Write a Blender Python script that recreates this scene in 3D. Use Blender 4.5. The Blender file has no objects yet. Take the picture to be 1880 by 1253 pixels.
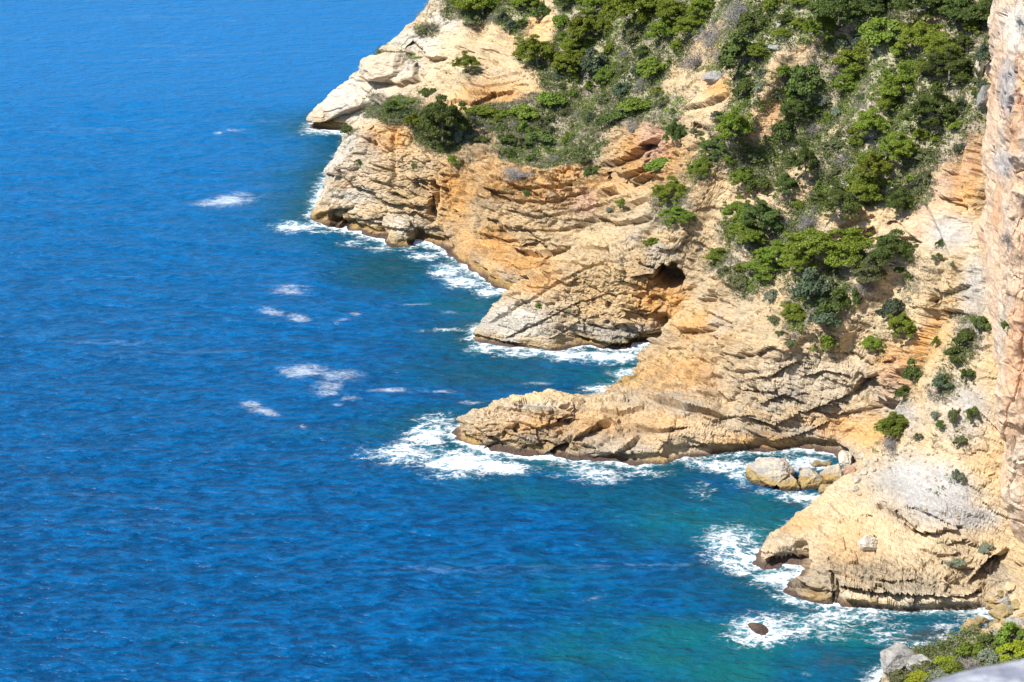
import bpy, math, random
import numpy as np
from mathutils import Vector, Matrix

# ---------------------------------------------------------------- camera, sky, sun
H = 110.0; F = 3656.0; PITCH = math.radians(22.0)
SP, CP = math.sin(PITCH), math.cos(PITCH)
sc = bpy.context.scene
col = sc.collection
cd = bpy.data.cameras.new("camera")
cam = bpy.data.objects.new("camera", cd); col.objects.link(cam)
cam.location = (0, 0, H); cam.rotation_euler = (math.radians(90) - PITCH, 0, 0)
cd.lens = 70.0; cd.sensor_width = 36.0; cd.clip_start = 0.5; cd.clip_end = 30000
cd.dof.use_dof = True; cd.dof.focus_distance = 262; cd.dof.aperture_fstop = 4.5
sc.camera = cam

SUN_EL = math.radians(52); SUN_AZ = math.radians(244)      # compass-style azimuth, 0 = +Y, clockwise
world = bpy.data.worlds.new("World"); sc.world = world; world.use_nodes = True
wn = world.node_tree
sky = wn.nodes.new('ShaderNodeTexSky'); sky.sky_type = 'NISHITA'; sky.sun_disc = False
sky.sun_elevation = SUN_EL; sky.sun_rotation = SUN_AZ
sky.air_density = 1.0; sky.dust_density = 0.6; sky.ozone_density = 2.5
bg = wn.nodes['Background']; bg.inputs['Strength'].default_value = 0.10
wn.links.new(sky.outputs[0], bg.inputs[0])
sd_ = bpy.data.lights.new("sun", 'SUN'); sd_.energy = 4.6; sd_.angle = math.radians(0.53); sd_.color = (1.0, 0.955, 0.88)
sun = bpy.data.objects.new("sun", sd_); col.objects.link(sun)
sdir = Vector((math.sin(SUN_AZ) * math.cos(SUN_EL), math.cos(SUN_AZ) * math.cos(SUN_EL), math.sin(SUN_EL)))
sun.rotation_euler = sdir.to_track_quat('Z', 'Y').to_euler(); sun.location = (-200, -50, 300)
sc.view_settings.view_transform = 'Standard'; sc.view_settings.look = 'None'
sc.view_settings.gamma = 1.0; sc.view_settings.use_curve_mapping = False
sc.view_settings.exposure = 0.64
sc.cycles.max_bounces = 6; sc.cycles.transparent_max_bounces = 6

RNG = np.random.default_rng(7); rnd = random.Random(11)

# ---------------------------------------------------------------- helpers
def tag(o, label=None, cat=None, group=None, kind=None):
    if label: o['label'] = label
    if cat: o['category'] = cat
    if group: o['group'] = group
    if kind: o['kind'] = kind
    return o

def unp(px, py, z=0.0):
    """pixel of the 1880 px photograph + height -> world point"""
    u = (np.asarray(px, float) - 940.0) / F; v = -(np.asarray(py, float) - 626.5) / F
    dx, dy, dz = u, CP + v * SP, -SP + v * CP
    t = (z - H) / dz
    return t * dx, t * dy

def unp_y(px, py, Y):
    """pixel + ground distance Y -> x, z"""
    u = (px - 940.0) / F; v = -(py - 626.5) / F
    t = Y / (CP + v * SP)
    return t * u, H + t * (-SP + v * CP)

def proj(P):
    x, y, z = P[..., 0], P[..., 1], P[..., 2] - H
    d = y * CP - z * SP; up = y * SP + z * CP
    d = np.maximum(d, 1.0)
    return 940 + F * x / d, 626.5 - F * up / d

def ray(px, py):
    u = (px - 940.0) / F; v = -(py - 626.5) / F
    return Vector((u, CP + v * SP, -SP + v * CP)).normalized()

def _h(ix, iy, iz, s):
    n = (ix.astype(np.uint32) * np.uint32(73856093)) ^ (iy.astype(np.uint32) * np.uint32(19349663)) ^ (iz.astype(np.uint32) * np.uint32(83492791)) ^ np.uint32((s * 2654435761) & 0xffffffff)
    n ^= n >> np.uint32(15); n *= np.uint32(2246822519); n ^= n >> np.uint32(13); n *= np.uint32(3266489917); n ^= n >> np.uint32(16)
    return n.astype(np.float32) / np.float32(4294967296.0)

def vnoise(P, s=0):
    Fl = np.floor(P); f = (P - Fl).astype(np.float32); I = Fl.astype(np.int64)
    f = f * f * f * (f * (f * 6 - 15) + 10)
    out = 0
    for a in (0, 1):
        wx = f[:, 0] if a else 1 - f[:, 0]
        for b in (0, 1):
            wy = f[:, 1] if b else 1 - f[:, 1]
            for c in (0, 1):
                wz = f[:, 2] if c else 1 - f[:, 2]
                out = out + wx * wy * wz * _h(I[:, 0] + a, I[:, 1] + b, I[:, 2] + c, s)
    return out * 2 - 1

_R = np.array([[0.80, 0.36, -0.48], [-0.60, 0.48, -0.64], [0.0, 0.80, 0.60]])
def fbm(P, wl, octs=4, gain=0.5, s=0, ridged=False):
    Q = P / wl; a = 1.0; tot = 0; out = 0
    for o in range(octs):
        n = vnoise(Q, s + o)
        if ridged: n = 1 - 2 * np.abs(n)
        out = out + a * n; tot += a; a *= gain
        Q = Q @ _R.T * 2.03 + 7.3
    return out / tot

def cells(P, s=0):
    """blocky cells: returns random value of the nearest cell and the gap between F2 and F1"""
    Fl = np.floor(P - 0.5); I = Fl.astype(np.int64)
    b1 = np.full(len(P), 9., np.float32); b2 = b1.copy(); v = np.zeros(len(P), np.float32)
    for a in (0, 1):
        for b in (0, 1):
            for c in (0, 1):
                ii = (I[:, 0] + a, I[:, 1] + b, I[:, 2] + c)
                j = [_h(*ii, s + 11 + k) * 0.7 + 0.15 for k in range(3)]
                d = (P[:, 0] - ii[0] - j[0]) ** 2 + (P[:, 1] - ii[1] - j[1]) ** 2 + (P[:, 2] - ii[2] - j[2]) ** 2
                d = d.astype(np.float32)
                near = d < b1
                b2 = np.where(near, b1, np.minimum(b2, d))
                v = np.where(near, _h(*ii, s + 77), v); b1 = np.where(near, d, b1)
    return v, np.sqrt(b2) - np.sqrt(b1)

def grid_normals(P):
    du = np.empty_like(P); dv = np.empty_like(P)
    du[1:-1] = P[2:] - P[:-2]; du[0] = P[1] - P[0]; du[-1] = P[-1] - P[-2]
    dv[:, 1:-1] = P[:, 2:] - P[:, :-2]; dv[:, 0] = P[:, 1] - P[:, 0]; dv[:, -1] = P[:, -1] - P[:, -2]
    N = np.cross(du, dv); N /= np.linalg.norm(N, axis=2, keepdims=True) + 1e-9
    return N

def blur_axis(A, ax, r, it=2):
    for _ in range(it):
        B = np.cumsum(np.concatenate([np.repeat(np.take(A, [0], ax), r + 1, ax), A, np.repeat(np.take(A, [-1], ax), r, ax)], ax), ax)
        n = A.shape[ax]
        A = (np.take(B, range(2 * r + 1, 2 * r + 1 + n), ax) - np.take(B, range(0, n), ax)) / (2 * r + 1)
    return A

def np_mesh(name, V, Q, mat, smooth=True):
    """V (n,3), Q (m,k) -> mesh"""
    me = bpy.data.meshes.new(name); V = np.ascontiguousarray(V, np.float32); Q = np.ascontiguousarray(Q, np.int32)
    me.vertices.add(len(V)); me.vertices.foreach_set('co', V.ravel())
    k = Q.shape[1]
    me.loops.add(Q.size); me.loops.foreach_set('vertex_index', Q.ravel())
    me.polygons.add(len(Q)); me.polygons.foreach_set('loop_start', np.arange(0, Q.size, k, dtype=np.int32))
    me.polygons.foreach_set('loop_total', np.full(len(Q), k, np.int32))
    me.update(calc_edges=True)
    me.polygons.foreach_set('use_smooth', np.full(len(Q), smooth, bool))
    if mat: me.materials.append(mat)
    return me

def add_attr(me, name, A):
    A = np.asarray(A, np.float32)
    if A.ndim == 2:
        at = me.attributes.new(name, 'FLOAT_COLOR', 'POINT')
        at.data.foreach_set('color', np.concatenate([A, np.ones((len(A), 1), np.float32)], 1).ravel())
    else:
        at = me.attributes.new(name, 'FLOAT', 'POINT'); at.data.foreach_set('value', A)

def gridq(n, m):
    i = np.arange(n - 1)[:, None] * m + np.arange(m - 1)[None, :]
    return np.stack([i, i + 1, i + m + 1, i + m], -1).reshape(-1, 4)

def sstep(a, b, x):
    t = np.clip((x - a) / (b - a), 0, 1); return t * t * (3 - 2 * t)

class NT:
    def __init__(s, name):
        s.m = bpy.data.materials.new(name); s.m.use_nodes = True; s.t = s.m.node_tree; s.n = s.t.nodes
        s.b = s.n['Principled BSDF']
    def node(s, ty, ins=None, **kw):
        n = s.n.new('ShaderNode' + ty)
        for k, v in kw.items(): setattr(n, k, v)
        for k, v in (ins or {}).items():
            if isinstance(v, bpy.types.NodeSocket): s.t.links.new(v, n.inputs[k])
            else: n.inputs[k].default_value = v
        return n
    def link(s, a, b): s.t.links.new(a, b)
    def math(s, op, a, b=0.0, clamp=False):
        return s.node('Math', {0: a, 1: b}, operation=op, use_clamp=clamp).outputs[0]
    def mix(s, f, a, b, bt='MIX'):
        n = s.node('Mix', data_type='RGBA', blend_type=bt)
        for i, v in ((0, f), (6, a), (7, b)):
            if isinstance(v, bpy.types.NodeSocket): s.link(v, n.inputs[i])
            else: n.inputs[i].default_value = (v if i == 0 else (*v, 1))
        return n.outputs[2]
    def ramp(s, x, a, b, lo=0.0, hi=1.0):
        n = s.node('MapRange', {0: x, 1: a, 2: b, 3: lo, 4: hi}, interpolation_type='SMOOTHSTEP'); return n.outputs[0]
    def noise(s, vec, scale, det=4, rough=.55, dist=0.0):
        return s.node('TexNoise', {'Vector': vec, 'Scale': scale, 'Detail': det, 'Roughness': rough, 'Distortion': dist}).outputs[0]
    def attr(s, name, out='Fac'):
        return s.node('Attribute', attribute_name=name).outputs[out]
    def pos(s): return s.node('NewGeometry').outputs['Position']
    def mapping(s, vec, scale=(1, 1, 1), rot=(0, 0, 0)):
        return s.node('Mapping', {'Vector': vec, 'Scale': scale, 'Rotation': rot}).outputs[0]
    def bump(s, h, strength, dist, nrm=None):
        n = s.node('Bump', {'Height': h, 'Strength': strength, 'Distance': dist})
        if nrm is not None: s.link(nrm, n.inputs['Normal'])
        return n.outputs[0]

# ---------------------------------------------------------------- coast outline (pixels at sea level, visible and hidden)
COAST = [(1400, -170), (1200, -90), (1090, -20), (1000, 70), (900, 150), (800, 188), (720, 203), (660, 213), (600, 222), (568, 230), (564, 237),
         (592, 242), (622, 245), (650, 256), (640, 270), (626, 290), (610, 312), (590, 340), (576, 372), (569, 398), (572, 407), (600, 418), (640, 428), (690, 441),
         (720, 455), (752, 457), (768, 450), (806, 457), (830, 476), (858, 498), (890, 522), (922, 537), (940, 543), (970, 550), (985, 557), (955, 569), (915, 582),
         (885, 597), (867, 612), (864, 624), (884, 632), (915, 640), (960, 644), (1010, 646), (1040, 640), (1075, 637), (1105, 641), (1150, 645), (1172, 638), (1202, 637), (1208, 648),
         (1192, 664), (1160, 690), (1120, 716), (1060, 745), (1010, 757), (960, 763), (900, 770), (848, 783), (824, 792), (826, 806), (860, 824), (885, 834),
         (920, 838), (960, 845), (1060, 851), (1110, 853), (1160, 858), (1220, 855), (1240, 845), (1290, 839), (1350, 836), (1400, 831), (1460, 830), (1530, 833), (1550, 846), (1562, 872),
         (1556, 900), (1532, 926), (1500, 950), (1450, 973), (1408, 998), (1386, 1016), (1380, 1036), (1400, 1048), (1440, 1042), (1466, 1044), (1466, 1056), (1445, 1072),
         (1434, 1088), (1450, 1098), (1484, 1110), (1520, 1119), (1536, 1117), (1570, 1119), (1620, 1122), (1700, 1128), (1770, 1130), (1800, 1124), (1830, 1132), (1838, 1160), (1800, 1188),
         (1740, 1205), (1690, 1213), (1650, 1213), (1618, 1232), (1600, 1262), (1585, 1330), (1560, 1500), (1500, 1800), (2900, 1800), (3300, 900), (3300, 0), (3000, -170), (2200, -170)]
# interior heights: pixel + ground distance
HT = [(585, 192, 387), (574, 207, 386.6), (612, 166, 388.5), (600, 205, 387), (600, 178, 389.5), (640, 155, 389), (640, 190, 383), (690, 135, 389), (672, 118, 389), (700, 105, 388), (740, 76, 386), (770, 48, 384), (800, 20, 383), (812, -20, 384), (720, 150, 381), (760, 180, 362), (700, 190, 367), (680, 205, 360),
      (640, 244, 334), (612, 252, 334), (720, 222, 334), (800, 200, 335), (740, 200, 350), (587, 300, 333), (578, 340, 331), (650, 330, 326), (720, 330, 323), (720, 270, 329), (760, 250, 331), (780, 380, 318), (640, 390, 323),
      (850, 300, 320), (850, 400, 309), (800, 340, 319), (900, 330, 312), (900, 450, 302), (950, 300, 318), (950, 400, 304), (950, 490, 296), (1050, 400, 299), (1050, 300, 312), (1050, 200, 330),
      (1000, 100, 350), (1000, 0, 372), (900, 100, 361), (900, 200, 336), (900, 0, 381), (830, 60, 376), (850, 130, 358), (1150, 400, 291), (1150, 300, 304), (1150, 200, 318), (1150, 100, 333), (1150, 0, 350),
      (890, 574, 277), (960, 521, 279), (1040, 472, 282), (1100, 450, 284), (960, 600, 272), (1050, 560, 272), (1050, 610, 269.5), (1150, 560, 270), (1150, 500, 276), (1200, 450, 280), (1150, 615, 268.5), (1020, 500, 291),
      (1250, 560, 262), (1250, 450, 274), (1250, 350, 286), (1250, 250, 298), (1250, 150, 312), (1250, 0, 330), (1250, 640, 254), (1250, 700, 247), (1180, 740, 242), (1100, 760, 239), (1100, 805, 234),
      (980, 748, 238), (900, 756, 238.5), (850, 768, 240), (930, 800, 234.5), (1200, 790, 234), (1300, 780, 234.5), (1400, 790, 232),
      (1350, 640, 246), (1350, 740, 237.5), (1350, 560, 252), (1350, 450, 262), (1350, 350, 272), (1350, 250, 282), (1350, 150, 293), (1350, 0, 310),
      (1450, 750, 233), (1450, 640, 239), (1450, 540, 247), (1450, 420, 258), (1450, 300, 268), (1450, 150, 284), (1450, 0, 300),
      (1550, 800, 229), (1550, 700, 231), (1550, 600, 237), (1550, 480, 248), (1550, 350, 258), (1550, 200, 272), (1550, 0, 292),
      (1620, 760, 226), (1650, 690, 227), (1650, 600, 231), (1650, 450, 243), (1650, 300, 256), (1650, 150, 270), (1650, 0, 284),
      (1600, 850, 215), (1690, 740, 216), (1750, 650, 217), (1780, 500, 226), (1780, 350, 239), (1780, 150, 262), (1780, 0, 276),
      (1700, 850, 208), (1800, 850, 205), (1800, 700, 211), (1600, 920, 206), (1550, 950, 205), (1470, 985, 204.5), (1430, 1008, 203), (1550, 1050, 197), (1550, 1000, 200), (1650, 1000, 199.5), (1500, 1070, 197),
      (1750, 950, 201), (1750, 1050, 196), (1650, 1070, 195), (1850, 1000, 199), (1850, 900, 203), (1820, 1090, 193.5),
      (1650, 1225, 178), (1750, 1222, 175.5), (1850, 1190, 176), (1700, 1400, 150), (1900, 1300, 155), (1750, 1600, 128), (2050, 1150, 172), (2100, 900, 180), (2100, 500, 205), (2100, 0, 245),
      (2500, 1500, 110), (2800, 700, 150), (2600, 100, 210), (1300, -150, 345), (1700, -150, 300), (1050, -100, 385), (2100, -150, 265)]
cx, cy = unp([p[0] for p in COAST], [p[1] for p in COAST]); POLY = np.stack([cx, cy], 1)
hp = np.array([(lambda xz, Y: (xz[0], Y, xz[1]))(unp_y(*h), h[2]) for h in HT])
_c = 3.0
def _ker(A, B): return np.sqrt(((A[:, None, :] - B[None, :, :]) ** 2).sum(-1) + _c * _c)
n_ = len(hp); K = np.zeros((n_ + 3, n_ + 3)); K[:n_, :n_] = _ker(hp[:, :2], hp[:, :2]) - np.eye(n_) * 0.6
K[:n_, n_] = 1; K[:n_, n_ + 1:] = hp[:, :2]; K[n_:, :n_] = K[:n_, n_:].T
W = np.linalg.solve(K, np.concatenate([hp[:, 2], [0, 0, 0]]))
def rbf(XY):
    out = np.empty(len(XY))
    for i in range(0, len(XY), 20000):
        q = XY[i:i + 20000]; out[i:i + 20000] = _ker(q, hp[:, :2]) @ W[:n_] + W[n_] + q @ W[n_ + 1:]
    return out
def sdist(XY):
    """signed distance to the coast, positive on land"""
    A = POLY; B = np.roll(POLY, -1, 0); out = np.empty(len(XY))
    for i in range(0, len(XY), 20000):
        q = XY[i:i + 20000][:, None, :]; ab = (B - A)[None]; aq = q - A[None]
        t = np.clip((aq * ab).sum(-1) / (ab * ab).sum(-1), 0, 1)
        d = np.sqrt(((aq - t[..., None] * ab) ** 2).sum(-1)).min(1)
        y = q[..., 1]; x = q[..., 0]
        c = ((A[None, :, 1] > y) != (B[None, :, 1] > y)) & (x < (B - A)[None, :, 0] * (y - A[None, :, 1]) / ((B - A)[None, :, 1] + 1e-12) + A[None, :, 0])
        out[i:i + 20000] = np.where(c.sum(1) % 2 == 1, d, -d)
    return out
def base_height(XY):
    sd = sdist(XY); P3 = np.concatenate([XY, np.zeros((len(XY), 1))], 1)
    sdn = sd + 0.9 * fbm(P3, 6.0, 3, s=3) * sstep(-6, -0.5, sd)
    r = np.maximum(rbf(XY), 0.8)
    steep = 1.75 + 0.9 * fbm(P3, 25.0, 2, s=9)
    cl = steep * sdn
    k = 1.2; h = np.clip(0.5 + 0.5 * (r - cl) / k, 0, 1)          # smooth minimum of the hill and the sea cliff
    z = r * (1 - h) + cl * h - k * h * (1 - h)
    return np.maximum(z, -5.0), sd

# polar grid of the shore and hill
us = np.concatenate([np.linspace(-0.135, 0.305, 800), np.linspace(0.31, 0.75, 40)])
ys = np.linspace(120, 470, 1000)
far = np.linspace(475, 620, 40)
ysf = np.concatenate([ys, far])
U, Y = np.meshgrid(us[::4], ysf, indexing='ij')
zc, _ = base_height(np.stack([(U * Y).ravel(), Y.ravel()], 1)); zc = zc.reshape(U.shape)
dy = np.diff(ysf)[None, :]; dz = np.diff(zc, axis=1)
wgt = np.sqrt((0.33 * dy) ** 2 + dz ** 2) * np.where((zc[:, 1:] > -1.0), 1, 0.22) * np.where(ysf[None, 1:] < 165, 0.15, 1) * np.where(ysf[None, 1:] > 420, 0.4, 1) + 0.03 * dy
wgt = blur_axis(blur_axis(wgt, 0, 3, 2), 1, 4, 1)
cum = np.concatenate([np.zeros((len(zc), 1)), np.cumsum(wgt, 1)], 1); cum /= cum[:, -1:]
NR = 1250
rows = np.linspace(0, 1, NR)
YR4 = np.stack([np.interp(rows, c, ysf) for c in cum])
YR = np.stack([np.interp(us, us[::4], YR4[:, j]) for j in range(NR)], 1)
XR = YR * us[:, None]
ZR, SD = base_height(np.stack([XR.ravel(), YR.ravel()], 1))
P = np.stack([XR, YR, ZR.reshape(XR.shape)], -1)
shape = P.shape[:2]

def blobs(px, py, L):
    out = np.zeros(px.shape, np.float32)
    for b in L:
        x, y, rx, ry = b[:4]; s = b[4] if len(b) > 4 else 1.0; a = math.radians(b[5]) if len(b) > 5 else 0.0
        dx, dyy = px - x, py - y
        X = (dx * math.cos(a) + dyy * math.sin(a)) / rx; Yy = (-dx * math.sin(a) + dyy * math.cos(a)) / ry
        out = np.maximum(out, s * np.exp(-(X * X + Yy * Yy) ** 1.5 * 0.9))
    return out
VEG = [(1380, -70, 480, 90, .9), (1350, 40, 420, 110), (1110, 100, 170, 90, .9), (1620, 170, 230, 150), (1400, 190, 110, 100, .8), (970, 215, 130, 40, .8), (1030, 270, 110, 40, .85), (1560, 340, 170, 60, .75),
       (1350, 300, 60, 60, .8), (1375, 415, 65, 55, .75), (1425, 475, 110, 34, .9, -35), (1480, 380, 90, 40, .65, -45), (1515, 575, 60, 90, .9), (1270, 330, 24, 60, .6, 20), (1330, 480, 30, 30, .7), (880, 25, 60, 30, .8), (735, 205, 60, 22, .7), (815, 240, 60, 40, .8), (1650, 500, 50, 50, .6),
       (1640, 600, 40, 50, .6), (1240, 380, 50, 40, .5), (1700, 690, 60, 60, .6, -45), (1770, 620, 45, 60, .6), (1770, 790, 50, 40, .35), (1180, 210, 120, 60, .8), (1770, 1220, 190, 50, 1.0), (1500, 400, 70, 50, .5), (725, 106, 40, 8, .9), (780, 55, 25, 14, .8), (965, 20, 60, 30, .8)]
BARE = [(1785, 300, 38, 90, 1, 30), (1835, 200, 30, 90, 1), (1300, 200, 50, 25, 1, -30), (1190, 280, 60, 60), (1440, 130, 28, 50, .8, 35), (1410, 230, 60, 22, .9, -50), (1330, 360, 60, 40, 1), (1000, 30, 30, 70, .9), (870, 90, 60, 60), (920, 150, 70, 30), (840, 175, 50, 22), (1120, 340, 120, 30), (1600, 420, 90, 30, 1), (1460, 330, 40, 30, .8)]

# --- large shapes
N = grid_normals(P); N *= np.sign(N[..., 2:3] + 1e-6)
Pf = P.reshape(-1, 3); Nf = N.reshape(-1, 3)
px, py = proj(Pf)
veg = np.clip(blobs(px, py, VEG) * 1.25 - blobs(px, py, BARE), 0, 1) * sstep(0.5, 3, Pf[:, 2])
veg = veg * (1 - 0.75 * sstep(0.72, 0.45, Nf[:, 2]))
vegn = np.clip(veg + 0.35 * fbm(Pf, 9.0, 3, s=21) * (veg > 0.02), 0, 1)
rock = 1 - 0.85 * sstep(0.25, 0.7, vegn)
up = sstep(-1.0, 1.5, Pf[:, 2])
sharp = blobs(px, py, [(960, 350, 220, 130), (1180, 300, 130, 90), (1150, 520, 220, 90, .9), (1320, 680, 260, 90, .9), (1000, 780, 220, 60, .8), (1760, 300, 60, 120, .7), (1740, 520, 60, 60, .6), (720, 300, 150, 120, .6), (1620, 700, 60, 70), (1700, 1060, 200, 50, .9), (1460, 720, 160, 60)])
smoothz = blobs(px, py, [(630, 190, 90, 40, .6), (830, 60, 60, 60, .3), (1700, 880, 110, 70), (1750, 420, 60, 60, .8), (1620, 985, 90, 50, .8), (1760, 720, 60, 80, .6)])
rough = np.clip(rock * (0.45 + 0.65 * sharp) * (1 - 0.75 * smoothz), 0, 1.1)
d1 = 1.5 * fbm(Pf, 14.0, 3, s=31) * (0.4 + 0.6 * rock) + 0.9 * rough * fbm(Pf, 5.5, 3, s=35, ridged=True)
d1 = d1 * up * sstep(0.0, 5.0, SD + 2) 
Pf = Pf + Nf * d1[:, None]
# --- strata: bedding that dips and bends, plates of differing reach
bn = np.array([0.22, 0.30, 0.93]); bn /= np.linalg.norm(bn)
t1 = np.array([0.97, 0.0, -0.23]); t1 -= bn * t1.dot(bn); t1 /= np.linalg.norm(t1); t2 = np.cross(bn, t1)
bed = Pf @ bn + 2.6 * fbm(Pf, 30.0, 2, s=41) + 0.5 * fbm(Pf, 6.0, 2, s=43)
wob = np.stack([fbm(Pf, 4.0, 2, s=51), fbm(Pf, 4.0, 2, s=53)], 1)
Q1 = np.stack([(Pf @ t1 + 1.6 * wob[:, 0]) / 3.6, (Pf @ t2 + 1.6 * wob[:, 1]) / 3.6, bed / 1.5], 1)
c1, g1 = cells(Q1, 1)
Q2 = np.stack([(Pf @ t1 + 0.6 * wob[:, 0]) / 1.25, (Pf @ t2 + .6 * wob[:, 1]) / 1.25, bed / 0.55], 1)
c2, g2 = cells(Q2, 5)
N = grid_normals(Pf.reshape(*shape, 3)); N *= np.sign(N[..., 2:3] + 1e-6)
N = blur_axis(blur_axis(N, 0, 3, 2), 1, 3, 2).reshape(-1, 3); N /= np.linalg.norm(N, axis=1, keepdims=True) + 1e-9
stz = blobs(px, py, [(1010, 370, 170, 70), (1180, 300, 70, 60), (1500, 760, 120, 30, .8), (1060, 560, 120, 50, .6)])
hor = N.copy(); hor[:, 2] *= 0.35; hn = np.linalg.norm(hor, axis=1, keepdims=True); hor /= np.maximum(hn, 0.5)
led = np.abs(((bed + 0.5 * c1) / 2.4) % 1.0)                                        # a saw: each ledge leans out then cuts back under
d2 = rough * up * (1.35 * (c1 - 0.5) + 0.48 * (c2 - 0.5) + (0.25 + 0.8 * stz) * (led - 0.5) - 0.28 * np.exp(-(g1 / 0.10) ** 2) - 0.2 * np.exp(-(g2 / 0.12) ** 2))
d2 += up * (0.06 + 0.17 * rough) * fbm(Pf, 1.4, 3, s=61, ridged=True)
Pf = Pf + hor * d2[:, None]
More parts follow.
